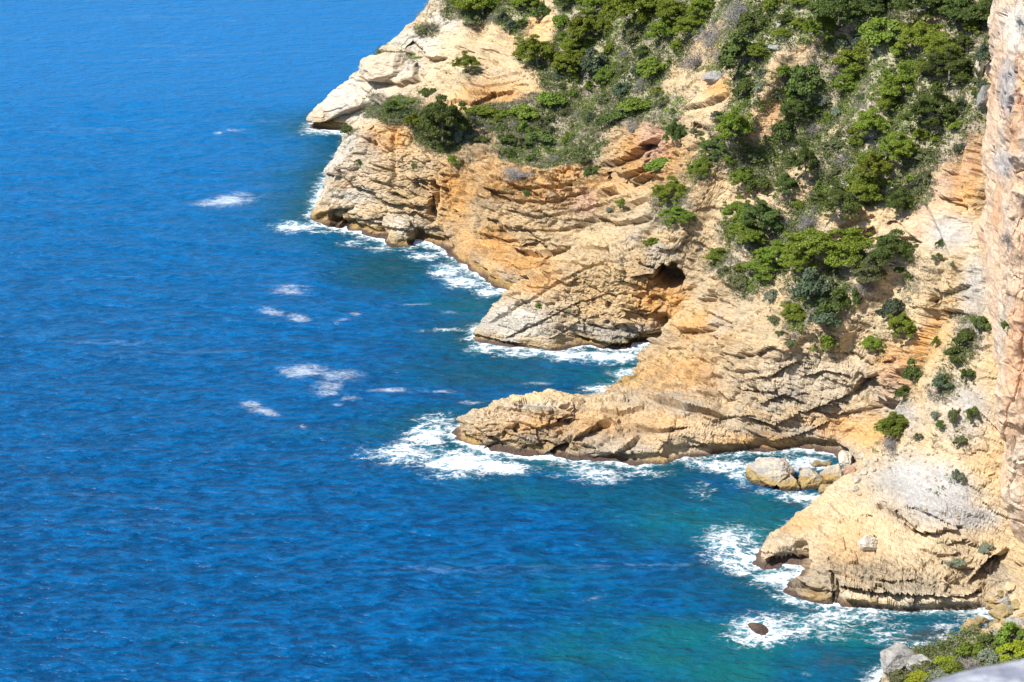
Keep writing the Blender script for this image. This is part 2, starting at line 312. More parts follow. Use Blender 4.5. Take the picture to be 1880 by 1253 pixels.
# --- traced relief: overhanging ledges (lip above, hollow below) and gullies
def polydist(pts, msk):
    x, y = px[msk], py[msk]; best = np.full(x.shape, 1e9); sg = np.zeros(x.shape)
    for (x0, y0), (x1, y1) in zip(pts[:-1], pts[1:]):
        dx, dy_ = x1 - x0, y1 - y0; L2 = dx * dx + dy_ * dy_; t = np.clip(((x - x0) * dx + (y - y0) * dy_) / L2, 0, 1)
        ex, ey = x - x0 - t * dx, y - y0 - t * dy_; d = np.hypot(ex, ey); cr = -(dx * (y - y0) - dy_ * (x - x0)) / math.sqrt(L2)
        up_ = d < best; best = np.where(up_, d, best); sg = np.where(up_, np.sign(cr), sg)
    # fade at both ends
    return best, sg
LEDGES = [([(742, 92), (765, 98), (790, 108), (814, 106)], 1.8, 14, 8), ([(668, 142), (700, 149), (735, 152), (772, 142)], 1.8, 16, 8), ([(566, 226), (600, 222), (640, 206), (670, 192), (705, 182)], 2.4, 22, 9), ([(800, 186), (840, 188), (862, 196), (905, 177), (942, 166)], .8, 20, 14),
          ([(850, 160), (890, 165), (950, 148)], .4, 9, 6), ([(860, 140), (905, 148), (955, 130)], .4, 9, 6), ([(595, 316), (625, 325), (650, 340), (690, 352)], 1.8, 13, 8), ([(694, 360), (730, 373), (760, 384), (780, 396)], 2.2, 13, 9), ([(750, 328), (765, 343), (784, 352)], 1.3, 9, 7), ([(788, 328), (814, 342)], 1.2, 8, 6),
          ([(662, 248), (690, 262), (714, 274)], 1.5, 9, 7), ([(684, 300), (718, 313)], 1.1, 9, 6), ([(702, 413), (725, 420), (756, 426), (772, 418)], .8, 8, 5), ([(572, 402), (592, 392), (612, 386), (645, 378)], 1.2, 12, 9), ([(640, 398), (675, 402), (700, 396)], 1.0, 10, 8),
          ([(944, 452), (965, 465), (990, 468), (1040, 456)], 2.0, 13, 9), ([(962, 508), (985, 514), (1004, 505)], 1.6, 11, 7), ([(885, 343), (940, 368), (1010, 370), (1080, 352)], .9, 8, 5), ([(880, 393), (950, 422), (1030, 424), (1110, 402)], .9, 8, 5), ([(900, 322), (960, 345), (1030, 342), (1090, 330)], .8, 7, 5), ([(930, 385), (990, 398), (1060, 388), (1120, 372)], .7, 7, 5),
          ([(870, 425), (930, 440), (980, 440)], .6, 8, 5), ([(1090, 396), (1130, 410), (1165, 407), (1195, 396)], 1.3, 9, 7), ([(1105, 357), (1130, 347), (1162, 337), (1195, 322)], 1.9, 13, 8), ([(1108, 303), (1150, 290), (1182, 272), (1206, 254)], 1.9, 13, 8), ([(1122, 330), (1160, 322), (1205, 300)], 1.5, 10, 8), ([(1150, 378), (1190, 362), (1225, 340)], .9, 8, 6),
          ([(1165, 508), (1195, 503), (1222, 492), (1248, 500)], 1.6, 10, 6), ([(900, 592), (960, 556), (1020, 521), (1080, 491)], .5, 8, 4), ([(930, 622), (990, 590), (1060, 556), (1120, 540)], .5, 8, 4), ([(1010, 620), (1060, 590), (1110, 575)], .5, 7, 4), ([(868, 612), (900, 621), (925, 629), (962, 633)], 1.1, 11, 6), ([(1066, 618), (1100, 625), (1150, 631), (1204, 628)], 1.3, 13, 6), ([(1150, 570), (1185, 578), (1212, 568)], .9, 8, 6),
          ([(1215, 590), (1245, 601), (1285, 606), (1312, 600)], 1.4, 9, 7), ([(1296, 572), (1325, 582), (1345, 596)], 1.0, 8, 6), ([(1318, 640), (1335, 656), (1347, 672)], 1.3, 9, 7), ([(1205, 730), (1250, 742), (1300, 756), (1332, 760)], 1.4, 14, 6), ([(1375, 732), (1400, 741), (1440, 724), (1472, 737)], 1.2, 10, 7), ([(1378, 697), (1420, 691), (1442, 673), (1462, 664)], 1.4, 14, 7),
          ([(1380, 768), (1420, 780), (1450, 764), (1500, 746), (1560, 722), (1604, 690)], 1.6, 16, 8), ([(1400, 812), (1450, 802), (1492, 790), (1520, 775)], .9, 10, 6), ([(1478, 690), (1520, 680), (1562, 690)], 1.0, 11, 6), ([(1500, 754), (1540, 762), (1600, 745)], .9, 9, 6), ([(1350, 655), (1390, 650), (1430, 636)], .9, 10, 6), ([(1560, 650), (1600, 668), (1640, 660)], .9, 9, 6),
          ([(845, 793), (880, 808), (896, 828)], 1.0, 10, 7), ([(1000, 836), (1030, 819), (1060, 800), (1092, 784), (1116, 774)], 1.7, 11, 9), ([(1118, 840), (1148, 820), (1170, 804)], 1.2, 10, 8), ([(1165, 780), (1210, 792), (1260, 786)], .8, 9, 6), ([(1270, 820), (1320, 812), (1380, 818)], .9, 10, 7), ([(960, 790), (1010, 782), (1050, 762)], .6, 8, 5), ([(1100, 752), (1140, 758), (1180, 748)], .7, 8, 5),
          ([(1500, 452), (1535, 443), (1548, 432)], 1.7, 14, 7), ([(1592, 462), (1614, 474), (1634, 450)], 2.6, 18, 10), ([(1628, 445), (1655, 437), (1686, 442)], 1.8, 11, 7), ([(1636, 358), (1665, 346), (1694, 338)], 1.8, 14, 8), ([(1698, 566), (1730, 576), (1760, 570), (1778, 576)], 2.0, 13, 8), ([(1718, 530), (1750, 537), (1776, 524)], 1.3, 9, 6), ([(1732, 360), (1755, 372), (1770, 376)], 1.2, 9, 6), ([(1560, 420), (1580, 402), (1600, 398)], 1.0, 10, 6),
          ([(1262, 198), (1300, 190), (1334, 174)], 1.4, 11, 7), ([(1278, 262), (1305, 263), (1324, 244)], 1.8, 11, 8), ([(1312, 224), (1340, 216)], 1.1, 8, 6), ([(1383, 320), (1410, 331), (1428, 324)], 1.0, 9, 6), ([(1608, 928), (1650, 948), (1682, 966)], 1.1, 9, 6), ([(1663, 964), (1690, 978), (1730, 976), (1757, 970)], 1.6, 11, 8), ([(1742, 998), (1770, 990), (1790, 1000)], .9, 8, 6), ([(1690, 1008), (1730, 1020), (1760, 1016)], .6, 8, 5),
          ([(1395, 1030), (1430, 1036), (1472, 1030)], 1.6, 13, 8), ([(1548, 1078), (1620, 1088), (1690, 1093), (1760, 1096), (1802, 1084)], 1.5, 14, 8), ([(1465, 1065), (1490, 1080), (1536, 1092)], 1.2, 11, 6), ([(1600, 1062), (1640, 1070), (1680, 1062)], .8, 9, 6), ([(1780, 1062), (1806, 1036), (1845, 1012)], 1.8, 12, 12)]
GULLIES = [([(1555, 1104), (1620, 1107), (1700, 1111), (1790, 1108)], -1.7, 12), ([(1760, 250), (1745, 330), (1770, 420)], 1.4, 9), ([(1720, 380), (1760, 470), (1740, 560)], -1.2, 10), ([(796, 335), (801, 372), (792, 405)], 1.8, 5), ([(768, 424), (769, 452)], 2.2, 6), ([(724, 238), (722, 280), (726, 330)], .8, 4), ([(1216, 585), (1219, 618), (1204, 640)], 2.0, 8), ([(1606, 758), (1640, 716), (1666, 682), (1682, 640), (1702, 600), (1722, 560)], 3.4, 13), ([(1800, 205), (1782, 285), (1802, 340), (1796, 400)], 2.2, 9),
           ([(1176, 440), (1232, 380), (1290, 300), (1322, 262)], 1.2, 7), ([(1330, 330), (1300, 400), (1290, 470)], .8, 26), ([(1500, 330), (1440, 400), (1400, 450), (1330, 560)], 1.8, 20), ([(1640, 520), (1600, 580), (1560, 650)], 2.0, 22), ([(1440, 100), (1400, 190), (1350, 260)], -1.8, 16), ([(1560, 130), (1470, 250), (1410, 330)], 2.4, 26), ([(1720, 130), (1680, 240), (1620, 330)], -2.0, 24),
           ([(1560, 400), (1500, 480), (1440, 560)], -2.0, 18), ([(640, 405), (652, 430)], 1.4, 6), ([(690, 400), (698, 440)], 1.6, 6), ([(625, 385), (628, 420)], 1.4, 6), ([(1225, 600), (1300, 690), (1340, 770)], 1.4, 16), ([(1536, 1070), (1537, 1118)], 1.6, 4), ([(1470, 1000), (1474, 1050)], 1.4, 8), ([(1420, 640), (1480, 600), (1540, 600)], -1.2, 20), ([(1120, 110), (1050, 200), (1000, 280)], 2.0, 26), ([(940, 20), (900, 100), (850, 170)], -2.2, 22), ([(880, 60), (850, 120), (800, 180)], 1.8, 18)]
px, py = proj(Pf); acc = np.zeros(len(Pf)); lw = 7 * fbm(Pf, 3.5, 3, s=161)
for pts, amp, wa, wb_ in LEDGES:
    xs_ = [p[0] for p in pts]; ys_ = [p[1] for p in pts]; m = np.where((px > min(xs_) - 30) & (px < max(xs_) + 30) & (py > min(ys_) - 60) & (py < max(ys_) + 50))[0]
    d, sg = polydist(pts, m); sv = d * sg + lw[m] * .55
    e0 = np.hypot(px[m] - xs_[0], py[m] - ys_[0]); e1 = np.hypot(px[m] - xs_[-1], py[m] - ys_[-1])
    along = np.clip((px[m] - xs_[0]) / max(xs_[-1] - xs_[0], 1), 0, 1); env = np.where(sg * sv >= 0, 1, 1) * np.clip(np.minimum(px[m] - xs_[0] + 10, xs_[-1] + 10 - px[m]) / 16, 0, 1)
    f = np.where(sv > 0, .55 * np.exp(-(sv / (wa * 1.1)) ** 1.5), -.75 * np.exp(-(np.abs(sv) / wb_) ** 1.3))
    acc[m] += amp * f * env
for pts, amp, w in GULLIES:
    xs_ = [p[0] for p in pts]; ys_ = [p[1] for p in pts]; m = np.where((px > min(xs_) - 3 * w) & (px < max(xs_) + 3 * w) & (py > min(ys_) - 3 * w) & (py < max(ys_) + 3 * w))[0]
    d, _ = polydist(pts, m); acc[m] -= amp * np.exp(-(d / w) ** 2)
camv = np.array([0, 0, H]) - Pf; camv /= np.linalg.norm(camv, axis=1, keepdims=True)
face = sstep(-.1, .15, (N * camv).sum(1))
Pf = Pf + hor * (acc * face * up)[:, None]
# --- wave-cut notch along the waterline
zz = Pf[:, 2]
nn = np.clip(0.5 + 0.9 * fbm(Pf, 7.0, 2, s=71), 0, 1.3)
notch = np.exp(-((zz - 0.85) / 0.65) ** 2) * nn * 2.2 * sstep(0.9, 0.6, N[:, 2])
Pf = Pf - np.stack([N[:, 0], N[:, 1], 0 * zz], 1) * notch[:, None]
# --- caves and hollows pushed into the rock: pixel, ground distance hint, radii (m), depth
def dent(pxc, pyc, rx, rz, depth, soft=1.0, rot=0.0):
    global Pf
    qx, qy = proj(Pf); w = np.abs(qx - pxc) + np.abs(qy - pyc)
    cand = (np.abs(qx - pxc) < 6) & (np.abs(qy - pyc) < 6)
    if not cand.any(): return
    yy = Pf[cand, 1].min(); c = Pf[cand][np.argmin(Pf[cand, 1])]
    m = np.abs(Pf[:, 1] - c[1]) < max(rz * 3.2, 6)
    dx = Pf[:, 0] - c[0]; dzz = (Pf[:, 2] - c[2])
    ca, sa = math.cos(rot), math.sin(rot)
    a = (dx * ca + dzz * sa) / rx; b = (-dx * sa + dzz * ca) / rz
    r = np.sqrt(a * a + b * b) + 0.25 * fbm(Pf, 1.2, 2, s=81) * m
    f = sstep(1.0, 1.0 - 0.55 * soft, r) * depth * m
    Pf = Pf + np.stack([0.18 * f, 0.95 * f, -0.10 * f], 1)
for dn in [(1224, 516, 2.2, 2.3, 8.5, .5, .3), (1205, 556, 1.5, 1.4, 1.2, .9), (1120, 557, .5, .6, 1.6), (1110, 590, .5, .5, 1.0), (770, 345, 1.9, .9, 2.4, .8, -.4), (797, 380, .7, 1.9, 2.4), (745, 372, 3.6, .6, 1.8, .9, -.35), (620, 325, 3.2, .5, 1.5, .8, -.45),
           (610, 398, 1.6, 1.8, 2.4), (628, 408, .6, 1.5, 2.0), (985, 462, 2.6, .5, 1.6, .8, .15), (985, 505, 2.0, 1.0, 1.6), (1190, 270, 1.3, 1.0, 2.6, .8, .8), (1130, 335, 2.6, .8, 2.2, .8, .2), (1290, 240, 2.0, .6, 1.6, .8, .3), (755, 95, 3.4, .9, 2.6, .8, -.2), (880, 190, 3.2, .6, .9, .9, .25),
           (765, 140, .8, 1.6, 3.0), (680, 262, 2.4, .7, 1.6, .8, -.5), (1610, 738, 1.4, 1.6, 2.2, .8, .7), (1616, 455, 1.0, 1.2, 2.2), (1655, 440, 1.9, .6, 1.4), (1740, 575, 2.4, .5, 1.6), (1720, 965, 3.4, .35, .8, .8, -.2),
           (1640, 945, 2.5, .25, .7, .8, -.35), (1830, 1060, 2.0, 1.2, 2.0, .9, .6), (1537, 1085, .3, 1.9, 1.6), (1040, 815, 1.6, .8, 1.8, .8, .3), (900, 845, 1.4, .4, 1.0), (1380, 735, 1.8, .4, .9)]:
    dent(*dn)

# --- rock and soil colour of the ground itself
px, py = proj(Pf); zz = Pf[:, 2]
def C(r, g, b): return np.array([r, g, b], np.float32)
cream, ochre, orange, greyw, grey, pink, soil = C(.58, .45, .285), C(.58, .39, .18), C(.63, .345, .115), C(.56, .51, .43), C(.36, .34, .30), C(.58, .37, .26), C(.40, .345, .265)
def lay(A, Bc, m): return A * (1 - m[:, None]) + Bc[None] * m[:, None]
nA = fbm(Pf, 16.0, 4, s=91); nB = fbm(Pf, 7.0, 4, s=95); nC = fbm(Pf, 2.6, 3, s=99); nS = vnoise(np.stack([bed / 0.8, Pf[:, 0] * .03, Pf[:, 1] * .03], 1), 7)
A = np.tile(cream, (len(Pf), 1))
A = lay(A, ochre, np.clip(0.35 + 0.9 * nA + 0.5 * nS * .5, 0, .85))
org = blobs(px, py, [(830, 360, 50, 60), (880, 460, 70, 50, .9), (960, 500, 60, 35), (1190, 290, 60, 50, .9), (1000, 330, 150, 50, .6), (1210, 550, 45, 45, 1.3), (1230, 700, 90, 40, .6), (1060, 785, 190, 32, .8), (1570, 790, 90, 30, .9), (1400, 810, 100, 20, .9), (1240, 690, 70, 50, .8),
       (700, 250, 60, 30, .8), (900, 175, 60, 25, .8), (1440, 210, 60, 40, .5, -40), (1640, 690, 40, 60, .8), (1180, 770, 120, 30, .5), (1270, 600, 70, 30, .8), (1700, 630, 60, 20, .9, -60), (1775, 330, 22, 70, .9, 10), (1320, 160, 30, 20, .9), (1450, 960, 60, 20, .8), (640, 330, 30, 20, .5), (980, 60, 40, 50, .6), (1545, 1000, 60, 60, .3)])
A = lay(A, orange, np.clip(org * (1.05 + 1.2 * nB) , 0, .9))
gw = blobs(px, py, [(640, 180, 100, 50), (720, 120, 60, 30, 1.), (760, 80, 50, 30, .8), (630, 280, 60, 60, .9), (640, 360, 60, 25, .7), (740, 410, 40, 20, .8), (930, 600, 90, 45, 1.), (1080, 625, 120, 25, .7), (980, 745, 60, 8, 1), (900, 765, 80, 12, .5), (820, 20, 50, 40, .8), (1480, 690, 150, 40, .5), (1500, 450, 70, 30, .6)])
A = lay(A, greyw, np.clip(gw * (1.0 + 1.0 * nB), 0, .95))
gr = blobs(px, py, [(1240, 440, 90, 70, .7), (1240, 740, 90, 22, .95), (1190, 615, 40, 20, .9), (1100, 610, 80, 18, .7), (1430, 745, 200, 40, .6), (1330, 590, 60, 30, .5), (1440, 790, 90, 14, .8), (1700, 900, 90, 60, .25), (680, 400, 40, 15, .3)])
A = lay(A, grey, np.clip(gr * (0.5 + 1.6 * nC), 0, .6))
A = lay(A, C(.30, .27, .22), np.clip((nC * nB) * 2.2, 0, .22) * rough)                      # weathered dark patches
scr = blobs(px, py, [(1700, 895, 95, 65, 1.1, 20), (1760, 760, 60, 70, .9), (1745, 425, 45, 35, .9), (1790, 560, 30, 90, .7), (1660, 760, 30, 60, .8, -40), (1780, 950, 60, 25, .9)])
A = lay(A, C(.41, .40, .385), np.clip(scr * (0.9 + .7 * nB), 0, .92))
pk = blobs(px, py, [(1200, 260, 30, 50, .8), (1070, 375, 25, 25, .9), (1450, 215, 50, 30, .6, -40), (1690, 400, 20, 40, .9), (1640, 700, 18, 40, .9), (1780, 270, 30, 60, .8), (1540, 60, 60, 40, .4), (1730, 330, 40, 60, .5), (1390, 380, 30, 20, .6)])
A = lay(A, pink, np.clip(pk * (0.7 + nB), 0, .85))
A = lay(A, soil, sstep(0.22, 0.6, vegn) * .85)
A = lay(A, C(.30, .30, .17), np.clip(sstep(0.4, 0.8, vegn) * (0.3 + 1.3 * nC), 0, .7))
# splash zone: ochre algae, then a purple-brown wet band at the water
zb = zz + 0.9 * nB + 0.5 * nC
A = lay(A, C(.34, .31, .255), sstep(4.2, 2.4, zb) * np.clip(.35 + 1.2 * nB, 0, .7))
A = lay(A, C(.36, .23, .075), sstep(2.3, 1.2, zb) * np.clip(.5 + 1.3 * nA + .8 * nC, 0, .85))
A = lay(A, C(.085, .055, .045), sstep(0.75, 0.35, zz + 0.35 * nC) * .95)
wl = blobs(px, py, [(1700, 1098, 110, 8, 1.3, 2), (1570, 1092, 40, 7, 1.2, 4)])
A = lay(A, C(.72, .60, .43), np.clip(wl, 0, .9))
A = np.clip(A * (1 + 0.16 * nC[:, None] + 0.12 * nS[:, None]), 0.02, 0.8)

def rock_material(name, use_attr=True, tint=(.6, .5, .38), strata=True, scale=1.0):
    t = NT(name); pos = t.pos()
    if use_attr: base = t.attr('albedo', 'Color')
    else:
        base = t.mix(t.ramp(t.noise(pos, .35 * scale, 5), .35, .65), tint, tuple(c * .72 for c in tint))
    if strata and use_attr:
        bedc = t.attr('bed'); rk = t.attr('rough')
        sx = t.node('SeparateXYZ', {0: pos})
        sv = t.node('CombineXYZ', {0: t.math('MULTIPLY', sx.outputs[0], .32), 1: t.math('MULTIPLY', sx.outputs[1], .32), 2: t.math('MULTIPLY', bedc, 2.6)}).outputs[0]
    else:
        rk = None; sv = t.mapping(pos, (.5, .5, 1.6))
    n1 = t.noise(sv, 1.0 * scale, 6, .62, .15)                      # plates along the bedding
    crk = t.node('TexVoronoi', {'Vector': t.node('VectorMath', {0: sv, 1: t.node('VectorMath', {0: t.node('TexNoise', {'Vector': sv, 'Scale': 1.7, 'Detail': 3}).outputs[1], 3: .9}, operation='SCALE').outputs[0]}, operation='ADD').outputs[0], 'Scale': .95 * scale}, feature='DISTANCE_TO_EDGE').outputs[0]
    crack = t.ramp(crk, 0.0, .045)
    n2 = t.noise(pos, 2.2 * scale, 6, .68); n3 = t.noise(pos, 7.0 * scale, 4, .7)
    f = t.math('ADD', t.ramp(n2, .3, .7, .80, 1.14), t.ramp(n3, .3, .7, -.12, .12))
    vm = t.node('VectorMath', {0: base}, operation='SCALE'); t.link(f, vm.inputs[3]); c = vm.outputs[0]
    cf = t.math('MULTIPLY', t.math('SUBTRACT', 1.0, crack), .55)
    if rk is not None: cf = t.math('MULTIPLY', cf, t.math('ADD', t.math('MULTIPLY', rk, .9), .05))
    cf = t.math('MULTIPLY', cf, t.ramp(t.noise(pos, .6, 2), .42, .6))
    c = t.mix(cf, c, (.12, .085, .055))
    t.link(c, t.b.inputs['Base Color']); t.b.inputs['Roughness'].default_value = .92
    t.b.inputs['Specular IOR Level'].default_value = .25
    h = t.math('ADD', t.math('MULTIPLY', n1, 1.0), t.math('ADD', t.math('MULTIPLY', n2, .55), t.math('MULTIPLY', n3, .16)))
    h = t.math('ADD', h, t.math('MULTIPLY', crack, .12))
    b = t.bump(h, 1.0, .62 / scale)
    if rk is not None:
        b = t.bump(h, 1.0, .35 / scale); bn_ = [n for n in t.n if n.type == 'BUMP'][-1]
        t.link(t.math('ADD', t.math('MULTIPLY', rk, .42), .15), bn_.inputs['Distance'])
    t.link(b, t.b.inputs['Normal']); return t.m
M_ROCK = rock_material('limestone_ground')
me = np_mesh('hillside', Pf, gridq(*shape)[:, ::-1], M_ROCK, False)
add_attr(me, 'albedo', A); add_attr(me, 'bed', bed); add_attr(me, 'rough', rough)
hill = bpy.data.objects.new('hillside', me); col.objects.link(hill)
tag(hill, 'cream and orange limestone cliffs and scrubby slope dropping into the sea', kind='structure')
PF = Pf; VEGN = vegn; PXY = (px, py)

# ---------------------------------------------------------------- pinkish rock wall at the right edge
def build_cliff():
    edge = [(-20, 1910), (4, 1902), (40, 1888), (75, 1892), (95, 1880), (140, 1872), (200, 1862), (330, 1868), (450, 1852), (560, 1854), (700, 1846), (800, 1852), (860, 1864), (905, 1852), (950, 1868), (1000, 1886), (1060, 1902), (1120, 1904), (1180, 1902), (1260, 1910)]
    ne, nz = 190, 620
    pys = np.linspace(1290, 6, nz)
    Ye = 197 + 0 * pys
    pxe = np.interp(pys, [e[0] for e in edge], [e[1] for e in edge])
    X = np.zeros((nz, ne)); Yg = X.copy(); Z = X.copy()
    prof = np.array([(7, 40), (4, 26), (1.5, 10), (0.2, 2.5), (0, 0), (0.8, -1.6), (3, -3.2), (7, -5), (14, -8), (30, -12)], float)
    sp = np.concatenate([np.linspace(0, 3.2, 30), np.linspace(3.25, 7.0, 130), np.linspace(7.05, 9, 30)])
    ox = np.interp(sp, range(10), prof[:, 0]); oy = np.interp(sp, range(10), prof[:, 1])
    for i in range(nz):
        xe, ze = unp_y(pxe[i], pys[i], Ye[i]); X[i] = xe + ox; Yg[i] = Ye[i] + oy; Z[i] = ze
    G = np.stack([X, Yg, Z], -1)
    # rounded top going back
    nt = 60; top = []
    for k in range(1, nt):
        a = k / nt; c = G[-1].copy(); mid = np.array([G[-1, :, 0].mean() + 12, 225, 0])
        c[:, 0] += (mid[0] - c[:, 0]) * a ** 1.3; c[:, 1] += (mid[1] - c[:, 1]) * a ** 1.3; c[:, 2] += 2.2 * math.sin(a * 1.5) 
        top.append(c)
    G = np.concatenate([G, np.array(top)], 0)
    Nn = -grid_normals(G)
    g = G.reshape(-1, 3); nf = Nn.reshape(-1, 3)
    if nf[:, 1].mean() > 0: nf = -nf
    wob = fbm(g, 5.0, 3, s=201)
    cc, gg = cells(np.stack([(g[:, 0] + wob) / 3.2, (g[:, 1] + wob) / 3.2, (g[:, 2] + 1.5 * wob) / 5.5], 1), 31)
    d = 1.3 * fbm(g, 11.0, 4, s=205) + 0.6 * fbm(g, 3.5, 3, s=207, ridged=True) + 0.7 * (cc - .5) - .35 * np.exp(-(gg / .035) ** 2) + .22 * fbm(g, 1.6, 4, s=209, ridged=True)
    g = g + nf * d[:, None]
    a, b = fbm(g, 8.0, 4, s=211), fbm(g * np.array([1, 1, .35]), 3.0, 4, s=215)
    A = np.tile(C(.62, .435, .295), (len(g), 1))
    A = lay(A, C(.62, .335, .17), np.clip(.2 + 1.5 * a, 0, .9)); A = lay(A, C(.60, .53, .43), np.clip(-1.5 * b - .02, 0, .7)); A = lay(A, C(.40, .40, .40), np.clip(1.2 * (b * a) - .06, 0, .3))
    A = lay(A, C(.35, .345, .34), np.clip(blobs(*proj(g), [(1850, 160, 16, 50, 1.), (1842, 300, 18, 24, .9)]) * 1.1, 0, .8))
    A = lay(A, C(.60, .56, .49), np.clip(blobs(*proj(g), [(1865, 50, 22, 40, 1.)]) * 1.1, 0, .8))
    mm = np_mesh('cliff', g, gridq(*G.shape[:2]), M_ROCK, False); add_attr(mm, 'albedo', np.clip(A, 0, .8)); add_attr(mm, 'bed', g[:, 0] * .6 + g[:, 2] * .25 + wob); add_attr(mm, 'rough', np.full(len(g), .45))
    o = bpy.data.objects.new('cliff', mm); col.objects.link(o)
    return tag(o, 'tall pinkish white rock wall rising along the right edge', kind='structure')
cliff = build_cliff()

# ---------------------------------------------------------------- sea
def build_sea():
    def axis(lo, hi, st, ext0, ext1):
        core = np.arange(lo, hi, st); g = [lo - st * 2 * 1.35 ** k for k in range(1, ext0)][::-1]; h = [hi + st * 2 * 1.35 ** k for k in range(0, ext1)]
        return np.concatenate([g, core, h])
    xs = axis(-135, 125, .5, 30, 30); yv = axis(168, 400, .5, 26, 32)
    X, Yv = np.meshgrid(xs, yv, indexing='ij'); XY = np.stack([X.ravel(), Yv.ravel()], 1)
    near = (XY[:, 0] > -140) & (XY[:, 0] < 130) & (XY[:, 1] > 160) & (XY[:, 1] < 410)
    sd = np.full(len(XY), -60.0); sd[near] = sdist(XY[near])
    def wb(L):
        out = np.zeros(len(XY))
        for x, y, rx, ry, s, *a in L:
            wx, wy = unp(x, y); x2, y2 = unp(x, y + ry); x3, _ = unp(x + rx, y)
            RX, RY = x3 - wx, wy - y2; an = math.atan(math.tan(math.radians(a[0])) * RY / RX * rx / ry) if a else 0
            dx, dyy = XY[:, 0] - wx, XY[:, 1] - wy
            q = ((dx * math.cos(an) - dyy * math.sin(an)) / RX) ** 2 + ((dx * math.sin(an) + dyy * math.cos(an)) / RY) ** 2
            out = np.maximum(out, s * np.exp(-q * .8))
        return out
    surf = wb([(595, 244, 38, 7, 1), (545, 417, 48, 10, 1), (590, 427, 22, 6, .8), (650, 447, 32, 6, .7), (705, 458, 35, 7, .7), (780, 472, 35, 8, .9), (820, 498, 32, 15, 1), (850, 520, 40, 13, 1.1), (898, 538, 32, 9, 1),
               (888, 642, 34, 9, 1.1), (960, 652, 48, 7, 1), (1050, 654, 60, 10, 1.2), (1120, 656, 70, 13, 1.2), (1180, 648, 22, 9, 1.1), (1152, 688, 30, 10, 1), (1110, 715, 40, 10, 1), (1070, 738, 30, 8, 1), (825, 608, 50, 5, .55),
               (800, 772, 40, 12, .9), (792, 798, 45, 18, 1.1), (755, 835, 90, 20, .95), (848, 848, 75, 24, 1.2), (925, 860, 65, 13, 1.1), (840, 875, 60, 12, .75), (1080, 868, 60, 14, .95), (1110, 885, 50, 9, .75), (1185, 872, 45, 9, .65), (1280, 852, 30, 9, .8), (1330, 856, 42, 13, 1.1), (1362, 875, 28, 20, .9),
               (1290, 900, 30, 18, .5), (1480, 850, 45, 13, 1.2), (1520, 858, 25, 8, 1), (1485, 915, 55, 9, 1), (1430, 905, 55, 6, .8), (1500, 932, 28, 10, .75), (1335, 1000, 45, 32, 1.05), (1372, 1030, 60, 24, 1.2), (1425, 1062, 48, 20, 1.15), (1360, 985, 55, 22, .75), (1455, 1102, 45, 12, .95),
               (1550, 1132, 85, 13, .8), (1395, 1158, 62, 27, 1.15), (1480, 1150, 95, 26, .72), (1640, 1165, 70, 26, .5), (1690, 1190, 32, 13, .9), (1760, 1182, 70, 24, .68), (1805, 1136, 42, 9, .85), (1700, 1150, 120, 14, .5), (1710, 1210, 60, 14, .6)])
    surf = np.maximum(surf, .78 * np.exp(sd / 1.6) * (sd < 3))
    calm = wb([(420, 369, 55, 12, 1, -10), (532, 536, 34, 8, .8), (540, 527, 30, 4, .8), (500, 573, 32, 6, .85, 15), (550, 585, 38, 6, .75, 12), (625, 590, 34, 5, .62, -20), (652, 577, 16, 4, .75, -30), (556, 682, 45, 13, 1.0), (620, 690, 42, 12, .7), (607, 715, 36, 16, .66), (640, 733, 22, 6, .75), (720, 717, 60, 4, .66), (800, 720, 50, 3.5, .66), (465, 746, 26, 8, .95, 22), (492, 758, 24, 5, .9, 15), (865, 740, 22, 4, .7), (990, 705, 35, 5, .6), (800, 608, 40, 4, .5), (400, 246, 9, 3, .8), (432, 240, 22, 3, .6), (620, 745, 14, 3, .6), (555, 785, 8, 5, .6), (1090, 1100, 30, 3, .45, -15), (1480, 1240, 10, 5, .5), (760, 560, 60, 4, .45), (835, 575, 50, 4, .45)])
    sh = wb([(1270, 1190, 330, 80, .85), (1330, 960, 240, 60, .75), (1100, 905, 260, 35, .45), (1150, 685, 180, 35, .5), (1050, 1060, 260, 70, .35), (330, 1180, 90, 30, .35), (1350, 1235, 120, 30, 1.1), (1230, 1210, 130, 30, 1.0), (1560, 1160, 120, 40, 1), (640, 800, 180, 30, .3), (820, 560, 200, 40, .4)])
    cove = np.maximum(wb([(720, 495, 120, 50, 1), (960, 590, 120, 30, .7), (950, 690, 230, 45, .75), (1180, 905, 230, 34, .8), (1430, 930, 110, 40, .8), (1680, 1165, 130, 40, .8), (900, 560, 150, 50, .7)]), .95 * np.exp(sd / 12.0))  # dark near-shore water, with cliff shade and reflection painted into its colour
    sh = np.maximum(sh, .35 * np.exp(sd / 9.0))
    br = wb([(1720, 1178, 95, 26, .9), (1530, 1215, 70, 24, .7), (1395, 1155, 24, 14, .9), (1640, 1195, 40, 18, .8), (1490, 925, 55, 10, .8), (1600, 1150, 50, 12, .5)])
    br = np.maximum(br, .8 * np.exp(sd / 2.2))
    V = np.stack([XY[:, 0], XY[:, 1], np.zeros(len(XY))], 1)
    # real swell and chop, fading out where the mesh is coarse
    m = near; Q = np.stack([XY[:, 0], XY[:, 1] * 1.0, 0 * XY[:, 0]], 1)
    rot = np.array([[.97, -.25, 0], [.25, .97, 0], [0, 0, 1]])
    Q = Q @ rot.T; Q[:, 0] *= .45
    V[m, 2] = .20 * fbm(Q[m], 5.0, 3, s=301, ridged=True) + .08 * fbm(Q[m], 1.6, 2, s=305) + .25 * np.clip(surf[m], 0, 1) * (fbm(Q[m], 1.5, 3, s=311) + .4)
    t = NT('sea_water'); pos = t.pos()
